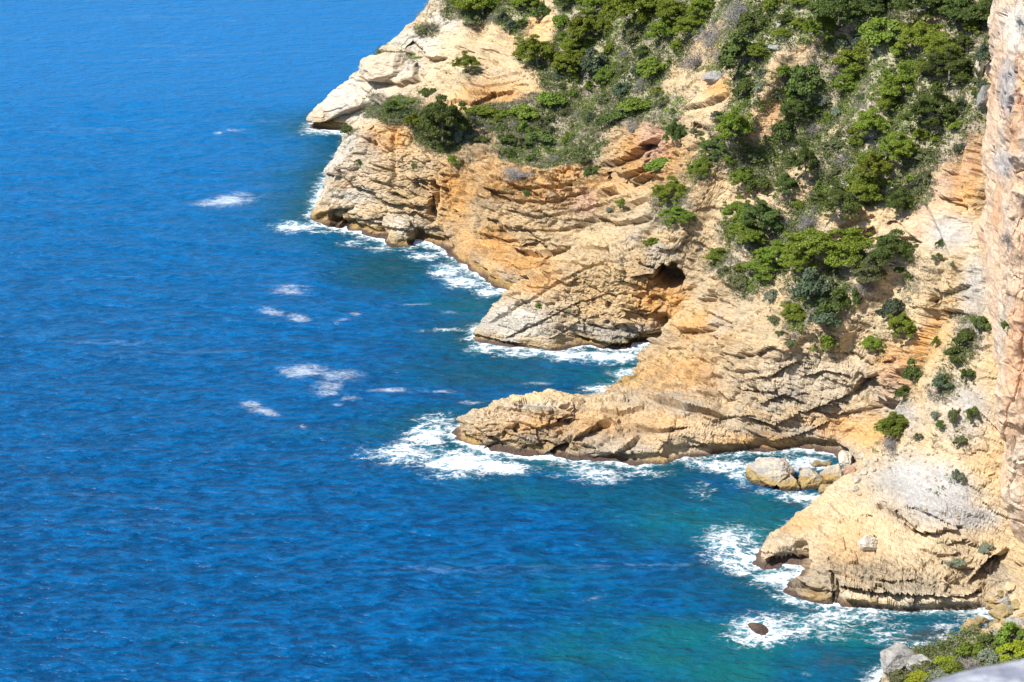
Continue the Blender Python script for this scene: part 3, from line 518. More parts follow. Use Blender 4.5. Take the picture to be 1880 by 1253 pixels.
    wv = t.mapping(pos, (.42, 1.0, 1.0), (0, 0, math.radians(-9))); wv2 = t.mapping(pos, (.5, 1.0, 1.0), (0, 0, math.radians(12)))
    a = t.noise(wv, .30, 3, .5, .2); b = t.noise(wv, 1.05, 3, .55, .25); c = t.noise(wv2, 1.9, 2, .5, .2)
    big = t.noise(t.mapping(pos, (.25, 1, 1), (0, 0, math.radians(-24))), .035, 4, .6)
    deep = t.mix(t.ramp(big, .35, .65), (.0003, .048, .132), (.0004, .072, .195))
    deep = deep
    shn = t.math('ADD', t.attr('shallow'), t.math('MULTIPLY', t.math('SUBTRACT', t.noise(pos, .11, 6, .65), .5), 1.3))
    cove_refl = t.math('ADD', t.attr('cove'), t.math('MULTIPLY', t.math('SUBTRACT', t.noise(t.mapping(pos, (.4, 1, 1)), .12, 5, .65), .5), .9))
    yy = t.node('SeparateXYZ', {0: pos}).outputs[1]
    wave_refl = t.math('ADD', t.math('MULTIPLY', b, .65), t.math('MULTIPLY', a, .35))      # wave reflection contrast painted into the colour: darker troughs, lighter crests
    deep = t.mix(t.ramp(wave_refl, .38, .64), (.0002, .042, .128), (.0005, .096, .270))
    deep = t.mix(t.ramp(yy, 190, 480, 0, .75), deep, (.0008, .158, .43))  # stronger sky reflection far out, painted in as a lighter water colour
    deep = t.mix(t.ramp(cove_refl, .1, 1.0, 0, .9), deep, (.004, .056, .074))  # near-shore teal including the painted cliff reflection
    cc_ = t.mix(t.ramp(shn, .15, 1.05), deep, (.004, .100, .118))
    brn = t.math('ADD', t.attr('reef'), t.math('MULTIPLY', t.math('SUBTRACT', t.noise(pos, .28, 6, .68), .5), 2.0))
    cc_ = t.mix(t.ramp(brn, .45, 1.1, 0, .75), cc_, (.045, .05, .045))
    fn = t.noise(t.mapping(pos, (.6, 1.0, 1)), 1.6, 9, .74, 1.2); fn2 = t.noise(t.mapping(pos, (.6, 1, 1)), .33, 5, .6, 1.0)
    wp = t.node('VectorMath', {0: t.mapping(pos, (.7, 1, 1)), 1: t.node('VectorMath', {0: t.node('TexNoise', {'Vector': pos, 'Scale': .7, 'Detail': 4}).outputs[1], 3: 2.2}, operation='SCALE').outputs[0]}, operation='ADD').outputs[0]
    web = t.math('MAXIMUM', t.ramp(t.node('TexVoronoi', {'Vector': wp, 'Scale': .62}, feature='DISTANCE_TO_EDGE').outputs[0], .26, .02), t.math('MULTIPLY', t.ramp(t.node('TexVoronoi', {'Vector': wp, 'Scale': 1.5}, feature='DISTANCE_TO_EDGE').outputs[0], .26, .02), .75))
    sf = t.attr('surf'); fs = t.math('ADD', t.math('ADD', t.math('MULTIPLY', sf, .57), t.math('MULTIPLY', web, .42)), t.math('ADD', t.math('MULTIPLY', t.math('SUBTRACT', fn, .5), 1.5), t.math('MULTIPLY', t.math('SUBTRACT', fn2, .5), 1.1)))
    fs = t.math('MULTIPLY', t.math('MULTIPLY', t.ramp(fs, .50, 1.02), t.ramp(sf, .08, .45)), .96)
    cm = t.attr('calm'); fc = t.math('ADD', t.math('ADD', t.math('MULTIPLY', cm, .85), t.math('MULTIPLY', web, .30)), t.math('ADD', t.math('MULTIPLY', t.math('SUBTRACT', fn2, .5), 1.7), t.math('MULTIPLY', t.math('SUBTRACT', fn, .5), 1.5)))
    fc = t.math('MULTIPLY', t.math('MULTIPLY', t.ramp(fc, .35, 1.25), t.ramp(cm, .05, .6)), .44)
    milky = t.math('MULTIPLY', t.ramp(sf, .25, 1.1), .45)
    cc_ = t.mix(milky, cc_, (.05, .28, .36))
    # thin wind streaks of foam out on open water
    st = t.noise(t.mapping(pos, (.10, .9, 1), (0, 0, math.radians(-28))), .16, 6, .62, .8)
    stf = t.math('MULTIPLY', t.ramp(st, .58, .80), t.math('MULTIPLY', t.ramp(b, .35, .65), .15))
    foam = t.math('MAXIMUM', t.math('MAXIMUM', fs, fc), stf)
    c_ = t.mix(foam, cc_, (.78, .83, .86))
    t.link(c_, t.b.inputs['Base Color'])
    t.link(t.ramp(foam, 0, .6, .30, .8), t.b.inputs['Roughness']); t.b.inputs['IOR'].default_value = 1.33; t.b.inputs['Specular IOR Level'].default_value = .14
    h = t.math('ADD', t.math('MULTIPLY', a, 1.6), t.math('ADD', t.math('MULTIPLY', b, .85), t.math('MULTIPLY', c, .22)))
    h = t.math('ADD', h, t.math('MULTIPLY', foam, .10))
    t.link(t.bump(h, 1.0, .85), t.b.inputs['Normal'])
    me = np_mesh('sea', V, gridq(len(xs), len(yv))[:, ::-1], t.m)
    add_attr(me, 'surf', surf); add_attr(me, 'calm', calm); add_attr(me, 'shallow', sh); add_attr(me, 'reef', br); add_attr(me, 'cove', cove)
    o = bpy.data.objects.new('sea', me); col.objects.link(o)
    return tag(o, 'deep blue sea with white surf and drifting foam along the rocks', kind='structure')
sea = build_sea()
bpy.context.view_layer.update()
dg = bpy.context.evaluated_depsgraph_get()

def hit(px, py, objs=None):
    d = ray(px, py); o = Vector((0, 0, H)); best = None
    for ob in (objs or (hill, cliff)):
        ok, p, n, _ = ob.ray_cast(o, d)
        if ok and (best is None or (p - o).length < (best[0] - o).length): best = (p, n)
    return best

# ---------------------------------------------------------------- boulders
def ico(sub):
    import bmesh
    bm = bmesh.new(); bmesh.ops.create_icosphere(bm, subdivisions=sub, radius=1)
    V = np.array([v.co[:] for v in bm.verts]); Q = np.array([[v.index for v in f.verts] for f in bm.faces]); bm.free(); return V, Q
ICO5, ICO4, ICO3 = ico(6), ico(5), ico(4)
def boulder_mesh(name, seed, size, mat, cuts=14, sub=ICO4, rough=.05, wet=False):
    r = np.random.default_rng(seed); V, Q = sub; V = V.copy()
    V = np.sign(V) * np.abs(V) ** .78; A_ = np.linalg.qr(r.normal(size=(3, 3)))[0]; V = V @ (np.eye(3) * .0 + A_) if seed % 3 == 0 else V; V = V / 1.06; V[:, 0] += .22 * V[:, 2] * r.uniform(-1, 1)
    for k in range(cuts):                                # planes shear flats off the ball
        n = r.normal(size=3); n /= np.linalg.norm(n); d = r.uniform(.42, .82)
        e = V @ n - d; V = V - np.where(e > 0, e, 0)[:, None] * n * .96
    Vn = V / np.linalg.norm(V, axis=1, keepdims=True)
    o = r.uniform(0, 99, 3)
    V = V + Vn * (.12 * fbm(V + o, .8, 3, s=seed, ridged=True) + rough * fbm(V + o, .25, 4, s=seed + 9, ridged=True))[:, None]
    V = V * np.array(size)[None]
    return np_mesh(name, V, Q, mat, False)
def plain_rock(name, hi, lo, wetline=None, algae=None, scale=1.3):
    t = NT(name); pos = t.pos(); z = t.node('SeparateXYZ', {0: pos}).outputs[2]
    n = t.noise(pos, .8 * scale, 6, .65); n2 = t.noise(pos, 4 * scale, 5, .7)
    c = t.mix(t.ramp(n, .35, .65), hi, lo)
    zz = t.math('ADD', z, t.math('MULTIPLY', t.math('SUBTRACT', n, .5), 2.4))
    if algae: c = t.mix(t.ramp(zz, algae[0], algae[0] * .55, 0, .85), c, algae[1])
    if wetline: c = t.mix(t.ramp(zz, wetline, wetline * .4, 0, .92), c, (.075, .05, .04))
    f = t.ramp(n2, .3, .7, .8, 1.12); vm = t.node('VectorMath', {0: c}, operation='SCALE'); t.link(f, vm.inputs[3])
    t.link(vm.outputs[0], t.b.inputs['Base Color']); t.b.inputs['Roughness'].default_value = .88; t.b.inputs['Specular IOR Level'].default_value = .3
    t.link(t.bump(t.math('ADD', n, t.math('MULTIPLY', n2, .3)), 1.0, .35 / scale), t.b.inputs['Normal']); return t.m
ALG = (.36, .24, .07)
M_B1 = plain_rock('boulder_cream', (.54, .47, .36), (.33, .31, .28), .9, (2.0, ALG))
M_B2 = plain_rock('boulder_grey', (.38, .355, .32), (.24, .235, .225), .45, (1.0, ALG))
M_B3 = plain_rock('boulder_algae', (.38, .29, .14), (.26, .20, .10), .45, None)
M_B4 = plain_rock('boulder_white', (.62, .57, .47), (.48, .42, .33))
M_B5 = plain_rock('boulder_wet', (.13, .075, .055), (.07, .05, .042))
M_B6 = plain_rock('boulder_tan', (.58, .44, .27), (.46, .34, .20), .5, (1.2, ALG))
M_B6W = plain_rock('outcrop_block', (.58, .48, .35), (.46, .37, .27), None, None, .8)
M_B7 = plain_rock('boulder_red', (.55, .36, .25), (.42, .27, .18))
# px, py of the rock's middle, width px, height px, depth factor, material, label, seed, (seated on: 'sea' or 'land'), roll
BL = [(1417, 868, 80, 66, .9, M_B1, 'largest pale boulder, at the seaward end of the rocks in the small cove', 2, 'sea', .0),
      (1443, 888, 52, 34, .8, M_B1, 'low pale boulder leaning on the front of the largest cove boulder', 5, 'sea', .2),
      (1492, 878, 74, 46, .7, M_B1, 'pale wedge shaped boulder with dark cracked right side in the cove', 8, 'sea', .5),
      (1530, 872, 40, 46, .8, M_B1, 'upright cream boulder between the wedge shaped boulder and the shore', 12, 'sea', .1),
      (1528, 899, 40, 20, .9, M_B3, 'smooth ochre boulder under the upright cream boulder in the cove', 15, 'sea', 0),
      (1498, 851, 20, 14, .9, M_B3, 'small tan rock in the white surf behind the cove boulders', 17, 'sea', 0),
      (1516, 853, 17, 12, .9, M_B3, 'smallest brown rock in surf behind the cove boulders', 19, 'sea', 0),
      (1475, 864, 26, 12, .9, M_B5, 'flat wet brown rock between the two biggest cove boulders', 21, 'sea', 0),
      (1556, 845, 36, 34, .9, M_B4, 'whitish boulder at the inner corner of the cove under the orange cliff', 23, 'land', 0),
      (1560, 862, 26, 20, .9, M_B7, 'reddish cracked boulder below the whitish one in the cove corner', 25, 'land', .4),
      (1597, 1000, 40, 28, .8, M_B4, 'white angular boulder lying alone on the smooth lower headland', 28, 'land', -.2),
      (1395, 1158, 42, 12, .7, M_B5, 'dark wet rock ringed by surf off the lower headland', 31, 'sea', .3),
      (1315, 141, 42, 34, .8, M_B2, 'big pale grey boulder among bushes on the upper slope', 35, 'land', .3),
      (1433, 46, 18, 16, .8, M_B2, 'small grey boulder in scrub near the top, highest of three', 38, 'land', 0),
      (1440, 72, 18, 11, .8, M_B4, 'small whitish boulder in scrub, middle of three near the top', 40, 'land', 0),
      (1424, 88, 24, 14, .8, M_B2, 'grey slanting boulder above the bare orange gully, lowest of three', 41, 'land', .4),
      (736, 420, 66, 56, .8, M_B6, 'rounded cream boulder at the foot of the big headland cliff', 44, 'sea', 0),
      (1786, 1151, 38, 24, .9, M_B3, 'large ochre boulder at the seaward tip of the boulder beach', 48, 'sea', 0),
      (1803, 1139, 24, 18, .9, M_B3, 'brown boulder just above the large ochre one on the beach', 50, 'sea', 0),
      (1828, 1149, 34, 20, .9, M_B3, 'ochre slab like boulder in the middle of the boulder beach', 52, 'sea', .2),
      (1842, 1128, 44, 26, .9, M_B3, 'wide tan boulder behind the slab on the boulder beach', 54, 'land', 0),
      (1822, 1118, 24, 16, .9, M_B3, 'tan boulder wedged under the lower headland at the beach', 56, 'land', 0),
      (1850, 1104, 30, 22, .9, M_B2, 'grey boulder against the foot of the right rock wall', 58, 'land', 0),
      (1826, 1103, 26, 18, .9, M_B6, 'brownish boulder left of the grey one at the rock wall foot', 60, 'land', 0),
      (1866, 1145, 34, 30, .9, M_B2, 'pale grey round boulder above the green bushes at right edge', 62, 'land', 0),
      (1858, 1080, 22, 16, .9, M_B6, 'small tan boulder highest on the boulder beach', 64, 'land', 0),
      (1812, 1160, 18, 10, .9, M_B5, 'small dark wet stone at the edge of the boulder beach', 66, 'sea', 0),
      (1645, 1215, 74, 44, .9, M_B2, 'jagged grey rock at the bottom right with a tawny base', 71, 'land', .2),
      (1693, 1222, 50, 28, .9, M_B2, 'low whitish grey rock right of the jagged one, half under bushes', 74, 'land', 0),
      (1797, 122, 20, 80, .9, M_B4, 'tall white rock pillar in the green hollow left of the rock wall', 81, 'land', .05),
      (1806, 178, 26, 46, .9, M_B2, 'grey white boulder at the foot of the white rock pillar', 84, 'land', .2),
      (720, 126, 112, 50, .8, M_B6W, 'broad pale block capping the farthest headland', 77, 'land', 0)]
for (bx, by, w, h_, dp, mat, lab, sd0, on, roll) in BL:
    if on == 'sea': x, y = unp(bx, by + h_ * .38, 0.0); c = Vector((float(x), float(y), 0.0))
    else:
        q = hit(bx, by + h_ * .3); c = q[0].copy() if q else Vector((*[float(k) for k in unp(bx, by, 0)], 0))
    s = (c - cam.location).length / F; hw = w * s * .56; hh = h_ * s * .60
    me_ = boulder_mesh('boulder', sd0, (hw, hw * dp, hh), mat, sub=ICO5 if w > 50 else ICO4, rough=.075)
    o = bpy.data.objects.new('boulder', me_); col.objects.link(o); o.location = c + Vector((0, hw * dp * .35, hh * .35)); o.rotation_euler = (0, roll * .6, rnd.uniform(-.5, .5))
    tag(o, lab, 'rock' if 'rock' in lab or 'stone' in lab else 'boulder', 'boulders and loose rocks on the shore and slope')

BEACH = [(1838, 1118, 20, 15), (1856, 1122, 22, 16), (1846, 1143, 20, 14), (1832, 1138, 18, 12), (1815, 1132, 16, 10), (1870, 1110, 20, 15), (1862, 1098, 18, 14), (1840, 1092, 16, 12), (1812, 1100, 16, 11), (1850, 1158, 18, 12), (1830, 1162, 16, 9), (1872, 1128, 18, 14),
         (1575, 880, 16, 12), (1586, 868, 15, 11), (1592, 850, 16, 12), (1570, 898, 14, 10), (1602, 862, 13, 10), (1583, 835, 15, 10), (1578, 908, 12, 8), (1608, 846, 12, 9)]
for grp, nm_ in ((BEACH[:12], 'in the boulder beach below the rock wall'), (BEACH[12:], 'of the rubble beside the cove boulders')):
    for k, (bx, by, w, h_) in enumerate(sorted(grp)):
        q = hit(bx, by + h_ * .3)
        if q is None: continue
        sf = (q[0] - cam.location).length / F; hw = w * sf * .6
        beach = bx > 1700; mat = rnd.choice([M_B3, M_B6, M_B2, M_B3]) if beach else rnd.choice([M_B6, M_B1, M_B4])
        o = bpy.data.objects.new('stone', boulder_mesh('stone', 500 + k + 40 * beach, (hw, hw * .9, h_ * sf * .65), mat, sub=ICO3, rough=.05)); col.objects.link(o)
        o.location = q[0] + Vector((0, hw * .3, h_ * sf * .15)); o.rotation_euler = (rnd.uniform(-.3, .3), rnd.uniform(-.3, .3), rnd.uniform(0, 6))
        num = ['leftmost', 'second', 'third', 'fourth', 'fifth', 'sixth', 'seventh', 'eighth', 'ninth', 'tenth', 'eleventh', 'twelfth'][k]
        tag(o, f"{num} small stone{' from the left' if k else ''} {nm_}", 'stone', 'small stones ' + nm_)
# rubble nobody could count: scree, gully and cove corner
def rubble():
    r = np.random.default_rng(77); V0, Q0 = ico(2); qx, qy = PXY
    m = blobs(qx, qy, [(1700, 800, 80, 110, .8), (1590, 870, 30, 40, 1.3), (1840, 1110, 40, 50, 1.3), (1760, 650, 60, 80, .7), (1380, 330, 60, 40, .6), (1230, 330, 60, 60, .5), (1640, 730, 40, 60, .9), (1560, 580, 90, 60, .4), (950, 290, 160, 30, .6), (860, 150, 60, 30, .7), (1730, 950, 60, 20, .5), (1300, 150, 100, 60, .4)]) * (PF[:, 2] > .8) * (VEGN < .6)
    idx = r.choice(len(m), 1500, replace=False, p=m / m.sum()); Vs, Qs = [], []
    for k, i in enumerate(idx):
        sz = .07 + .24 * r.uniform() ** 3; V = V0 * r.uniform(.6, 1.2, 3) * sz
        for j in range(4):
            n = r.normal(size=3); n /= np.linalg.norm(n); e = V @ n - .55 * sz; V = V - np.where(e > 0, e, 0)[:, None] * n
        Vs.append(V * [1, 1, .7] + PF[i]); Qs.append(Q0 + k * len(V0))
    o = bpy.data.objects.new('rubble', np_mesh('rubble', np.concatenate(Vs), np.concatenate(Qs), M_B6R, False)); col.objects.link(o)
    tag(o, 'loose broken limestone rubble strewn over the scree and ledges', kind='stuff')
M_B6R = plain_rock('rubble_stone', (.50, .40, .27), (.36, .31, .25))
rubble()

# out-of-focus ledge near the viewpoint
def near_rock():
    ctr = Vector((0, 0, H)) + ray(2100, 1560) * 7.0
    t = NT('near_ledge_rock'); pos = t.pos(); n = t.noise(pos, 3.2, 5, .6); n2 = t.noise(pos, 14, 4, .6)
    c = t.mix(t.ramp(n, .4, .62), (.46, .47, .50), (.20, .21, .26)); c = t.mix(t.ramp(n2, .5, .8, 0, .4), c, (.6, .56, .5))
    t.link(c, t.b.inputs['Base Color']); t.b.inputs['Roughness'].default_value = .9; t.link(t.bump(n2, .8, .05), t.b.inputs['Normal'])
    V, Q = ICO5; V = V.copy()
    V = np.sign(V) * np.abs(V) ** .72; V = V + V * (.05 * fbm(V * 1.0 + 5, .8, 3, s=5))[:, None]
    V = V * np.array([1.15, 1.0, .34])
    me = np_mesh('rock_ledge', V, Q, t.m); o = bpy.data.objects.new('rock_ledge', me); col.objects.link(o)
    o.location = ctr; o.rotation_euler = (0, math.radians(-11), 0)
    tag(o, 'blurred grey rock ledge close to the viewer in the bottom right corner', 'rock')
near_rock()

# ---------------------------------------------------------------- foliage
def leaf_material(name, a, b, c):
    t = NT(name); pos = t.pos(); r = t.node('ObjectInfo').outputs['Random']
    n = t.noise(pos, .9, 4, .6); ra = t.attr('lv')
    k = t.mix(t.ramp(n, .35, .65), a, b); k = t.mix(t.math('MULTIPLY', ra, .75), k, c)
    hs = t.node('HueSaturation', {'Hue': t.math('ADD', t.math('MULTIPLY', r, .03), .485), 'Saturation': 1.0, 'Value': t.math('ADD', t.math('MULTIPLY', r, .35), .84), 'Color': k}).outputs[0]
    d = t.node('BsdfDiffuse', {'Color': hs}).outputs[0]; tr = t.node('BsdfTranslucent', {'Color': hs}).outputs[0]
    mx = t.node('MixShader', {0: .28, 1: d, 2: tr}); t.n.remove(t.b)
    t.link(mx.outputs[0], t.n['Material Output'].inputs[0]); return t.m
LEAF = {'pine': leaf_material('pine_needles', (.125, .165, .022), (.185, .235, .036), (.28, .34, .06)),
        'deep': leaf_material('dark_leaves', (.068, .098, .030), (.105, .145, .042), (.17, .22, .065)),
        'vivid': leaf_material('vivid_leaves', (.115, .165, .028), (.165, .225, .040), (.25, .32, .06)),
        'blue': leaf_material('bluish_leaves', (.075, .105, .058), (.105, .14, .08), (.16, .20, .125)),
        'olive': leaf_material('olive_leaves', (.115, .135, .055), (.16, .18, .08), (.23, .24, .12)),
        'dead': leaf_material('dead_twigs', (.16, .145, .135), (.22, .20, .19), (.32, .30, .285)),
        'yellow': leaf_material('yellow_green_leaves', (.20, .24, .02), (.27, .31, .03), (.38, .40, .05)),
        'dry': leaf_material('dry_grass_blades', (.27, .245, .165), (.34, .30, .21), (.40, .38, .26)),
        'sage': leaf_material('sage_leaves', (.17, .20, .13), (.22, .25, .17), (.30, .33, .24))}
tb = NT('bark'); tb.link(tb.mix(tb.noise(tb.pos(), 3, 4), (.16, .13, .11), (.34, .31, .28)), tb.b.inputs['Base Color']); tb.b.inputs['Roughness'].default_value = .9
M_BARK = tb.m
tb = NT('bleached_wood'); tb.link(tb.mix(tb.noise(tb.pos(), 3, 4), (.36, .33, .31), (.55, .52, .50)), tb.b.inputs['Base Color']); tb.b.inputs['Roughness'].default_value = .9
M_BLEACH = tb.m

def leaves(centres, normals, size, r, asp=1.0):
    n = len(centres); a = r.normal(size=(n, 3)); nn = normals + .75 * r.normal(size=(n, 3)); nn /= np.linalg.norm(nn, axis=1, keepdims=True)
    t = np.cross(nn, a); t /= np.linalg.norm(t, axis=1, keepdims=True) + 1e-9; b = np.cross(nn, t)
    s = size * r.uniform(.6, 1.35, (n, 1)); t = t * s * asp; b = b * s / asp
    V = np.stack([centres - t * .5 - b * .5, centres + t * .5 - b * .35, centres + t * .35 + b * .5, centres - t * .45 + b * .4], 1)
    V = V.reshape(-1, 3); Q = np.arange(len(V)).reshape(-1, 4); lv = np.repeat(r.uniform(0, 1, n), 4)
    return V, Q, lv
def lobes_foliage(name, lobes, nper, size, r, asp=1.0, flat=.55, inner=.25):
    Cs, Ns, K = [], [], []
    for (lx, ly, lz, rx, rz) in lobes:
        n = int(nper * (rx ** 2) ** .8 * 6) + 12
        d = r.normal(size=(n, 3)); d /= np.linalg.norm(d, axis=1, keepdims=True)
        d[:, 2] = np.where(d[:, 2] < -.25, -d[:, 2] * .6, d[:, 2])
        rr = 1 - inner * r.uniform(0, 1, n) ** 1.4 * 2; rr *= 1 + .22 * vnoise(d * 2.5 + lx * 9, 3)
        Cs.append(np.stack([lx + d[:, 0] * rx * rr, ly + d[:, 1] * rx * rr, lz + d[:, 2] * rz * rr], 1)); Ns.append(d * .6 + np.array([0, 0, .6]))
        K.append(np.full(n, r.uniform(0, 1)))
    Cc, Nn, kk = np.concatenate(Cs), np.concatenate(Ns), np.concatenate(K)
    V, Q, lv = leaves(Cc, Nn, size, r, asp)
    lv = np.clip(.5 * lv + .5 * np.repeat(kk, 4), 0, 1)
    me = np_mesh(name, V, Q, None, smooth=False); add_attr(me, 'lv', lv); me.materials.append(LEAF['pine']); return me
def tube_mesh(name, paths, mat, seg=6):
    Vs, Qs, off = [], [], 0
    for pts in paths:
        pts = [(Vector(p[:3]), p[3]) for p in pts]; n = len(pts)
        for i, (p, rad) in enumerate(pts):
            d = (pts[min(i + 1, n - 1)][0] - pts[max(i - 1, 0)][0]).normalized(); a = d.orthogonal().normalized(); b = d.cross(a)
            for k in range(seg):
                an = 2 * math.pi * k / seg; Vs.append(p + (a * math.cos(an) + b * math.sin(an)) * rad)
        for i in range(n - 1):
            for k in range(seg): Qs.append((off + i * seg + k, off + i * seg + (k + 1) % seg, off + (i + 1) * seg + (k + 1) % seg, off + (i + 1) * seg + k))
        off += n * seg
    return np_mesh(name, np.array([v[:] for v in Vs]), np.array(Qs), mat)
# all plant prototypes are about 1 m wide and are scaled to size
def pine_proto(seed):
    r = np.random.default_rng(seed); L = []; ends = []
    lean = r.uniform(-.12, .12, 2); top = .78
    for k in range(38):
        a = r.uniform(0, 6.28); q = .40 * r.uniform(0, 1) ** .6 if k > 2 else r.uniform(0, .12)
        z = .26 + .42 * (1 - (q / .40) ** 1.4) * r.uniform(.45, 1.1) + r.uniform(-.08, .06)
        rx = r.uniform(.07, .145); L.append((lean[0] + q * math.cos(a), lean[1] + q * math.sin(a), z, rx, rx * r.uniform(.6, 1.0))); ends.append(L[-1][:3])
    for k in range(24):                                          # ragged outliers
        a = r.uniform(0, 6.28); q = r.uniform(.32, .50); rx = r.uniform(.035, .075)
        L.append((lean[0] + q * math.cos(a), lean[1] + q * math.sin(a), r.uniform(.12, .60), rx, rx * .6))
    crown = lobes_foliage('crown', L, 2300, .0215, r, 1.5)
    tr = [[(0, 0, -.06, .022), (lean[0] * .3, lean[1] * .3, .2, .018), (lean[0] * .8, lean[1] * .8, .42, .013), (lean[0], lean[1], .62, .006)]]
    for e in ends[::2]:
        s = r.uniform(.15, .45); p0 = (lean[0] * s, lean[1] * s, s)
        m_ = [(p0[i] + e[i]) / 2 + r.uniform(-.03, .03) for i in range(3)]
        tr.append([(*p0, .009), (*m_, .006), (*e, .003)])
    return crown, tube_mesh('trunk', tr, M_BARK)
def shrub_proto(seed, tall=.5, nl=14):
    r = np.random.default_rng(seed); L = []
    for k in range(nl):
        a = r.uniform(0, 6.28); q = .36 * math.sqrt(r.uniform(0, 1)); rx = r.uniform(.09, .19)
        L.append((q * math.cos(a), q * math.sin(a), tall * (.30 + .5 * (1 - q / .45)) * r.uniform(.6, 1.1), rx, rx * r.uniform(.7, 1.0) * tall * 1.6))
    for k in range(12):
        a = r.uniform(0, 6.28); q = r.uniform(.28, .5); rx = r.uniform(.04, .08); L.append((q * math.cos(a), q * math.sin(a), tall * r.uniform(.1, .5), rx, rx * .8))
    fo = lobes_foliage('foliage', L, 620, .047, r, 1.25)
    st = [[(0, 0, -.08, .02), (L[k][0] * .5, L[k][1] * .5, L[k][2] * .5, .010), (*L[k][:3], .004)] for k in range(8)]
    return fo, tube_mesh('stem', st, M_BARK, 5)
def dead_proto(seed):
    r = np.random.default_rng(seed); T = []; tips = []
    for k in range(26):
        a = r.uniform(0, 6.28); e = r.uniform(.15, 1.2); l = r.uniform(.25, .55); d = np.array([math.cos(a) * math.cos(e), math.sin(a) * math.cos(e), math.sin(e)])
        m_ = d * l * .5 + r.normal(size=3) * .03; tip = d * l + r.normal(size=3) * .04; T.append([(0, 0, -.05, .016), (*m_, .009), (*tip, .003)])
        for j in range(5):
            s = r.uniform(.35, 1.0); b0 = m_ * (1 - s) * 1.0 + tip * s; b1 = b0 + r.normal(size=3) * .10; T.append([(*b0, .004), (*b1, .0018)]); tips.append(b1)
    tips = np.array(tips); cs = np.repeat(tips, 9, 0) + r.normal(size=(len(tips) * 9, 3)) * .045
    V, Q, lv = leaves(cs, r.normal(size=cs.shape), .030, r, 3.2)
    me = np_mesh('twigs', V, Q, None, False); add_attr(me, 'lv', lv); me.materials.append(LEAF['dead'])
    return me, tube_mesh('branches', T, M_BLEACH, 4)
PINES = [pine_proto(s) for s in (3, 5, 8, 13, 21)]
SHRUBS = [shrub_proto(s, t) for s, t in ((31, .55), (32, .45), (33, .62), (34, .4), (35, .5), (36, .7))]
DEADS = [dead_proto(s) for s in (41, 42, 43)]

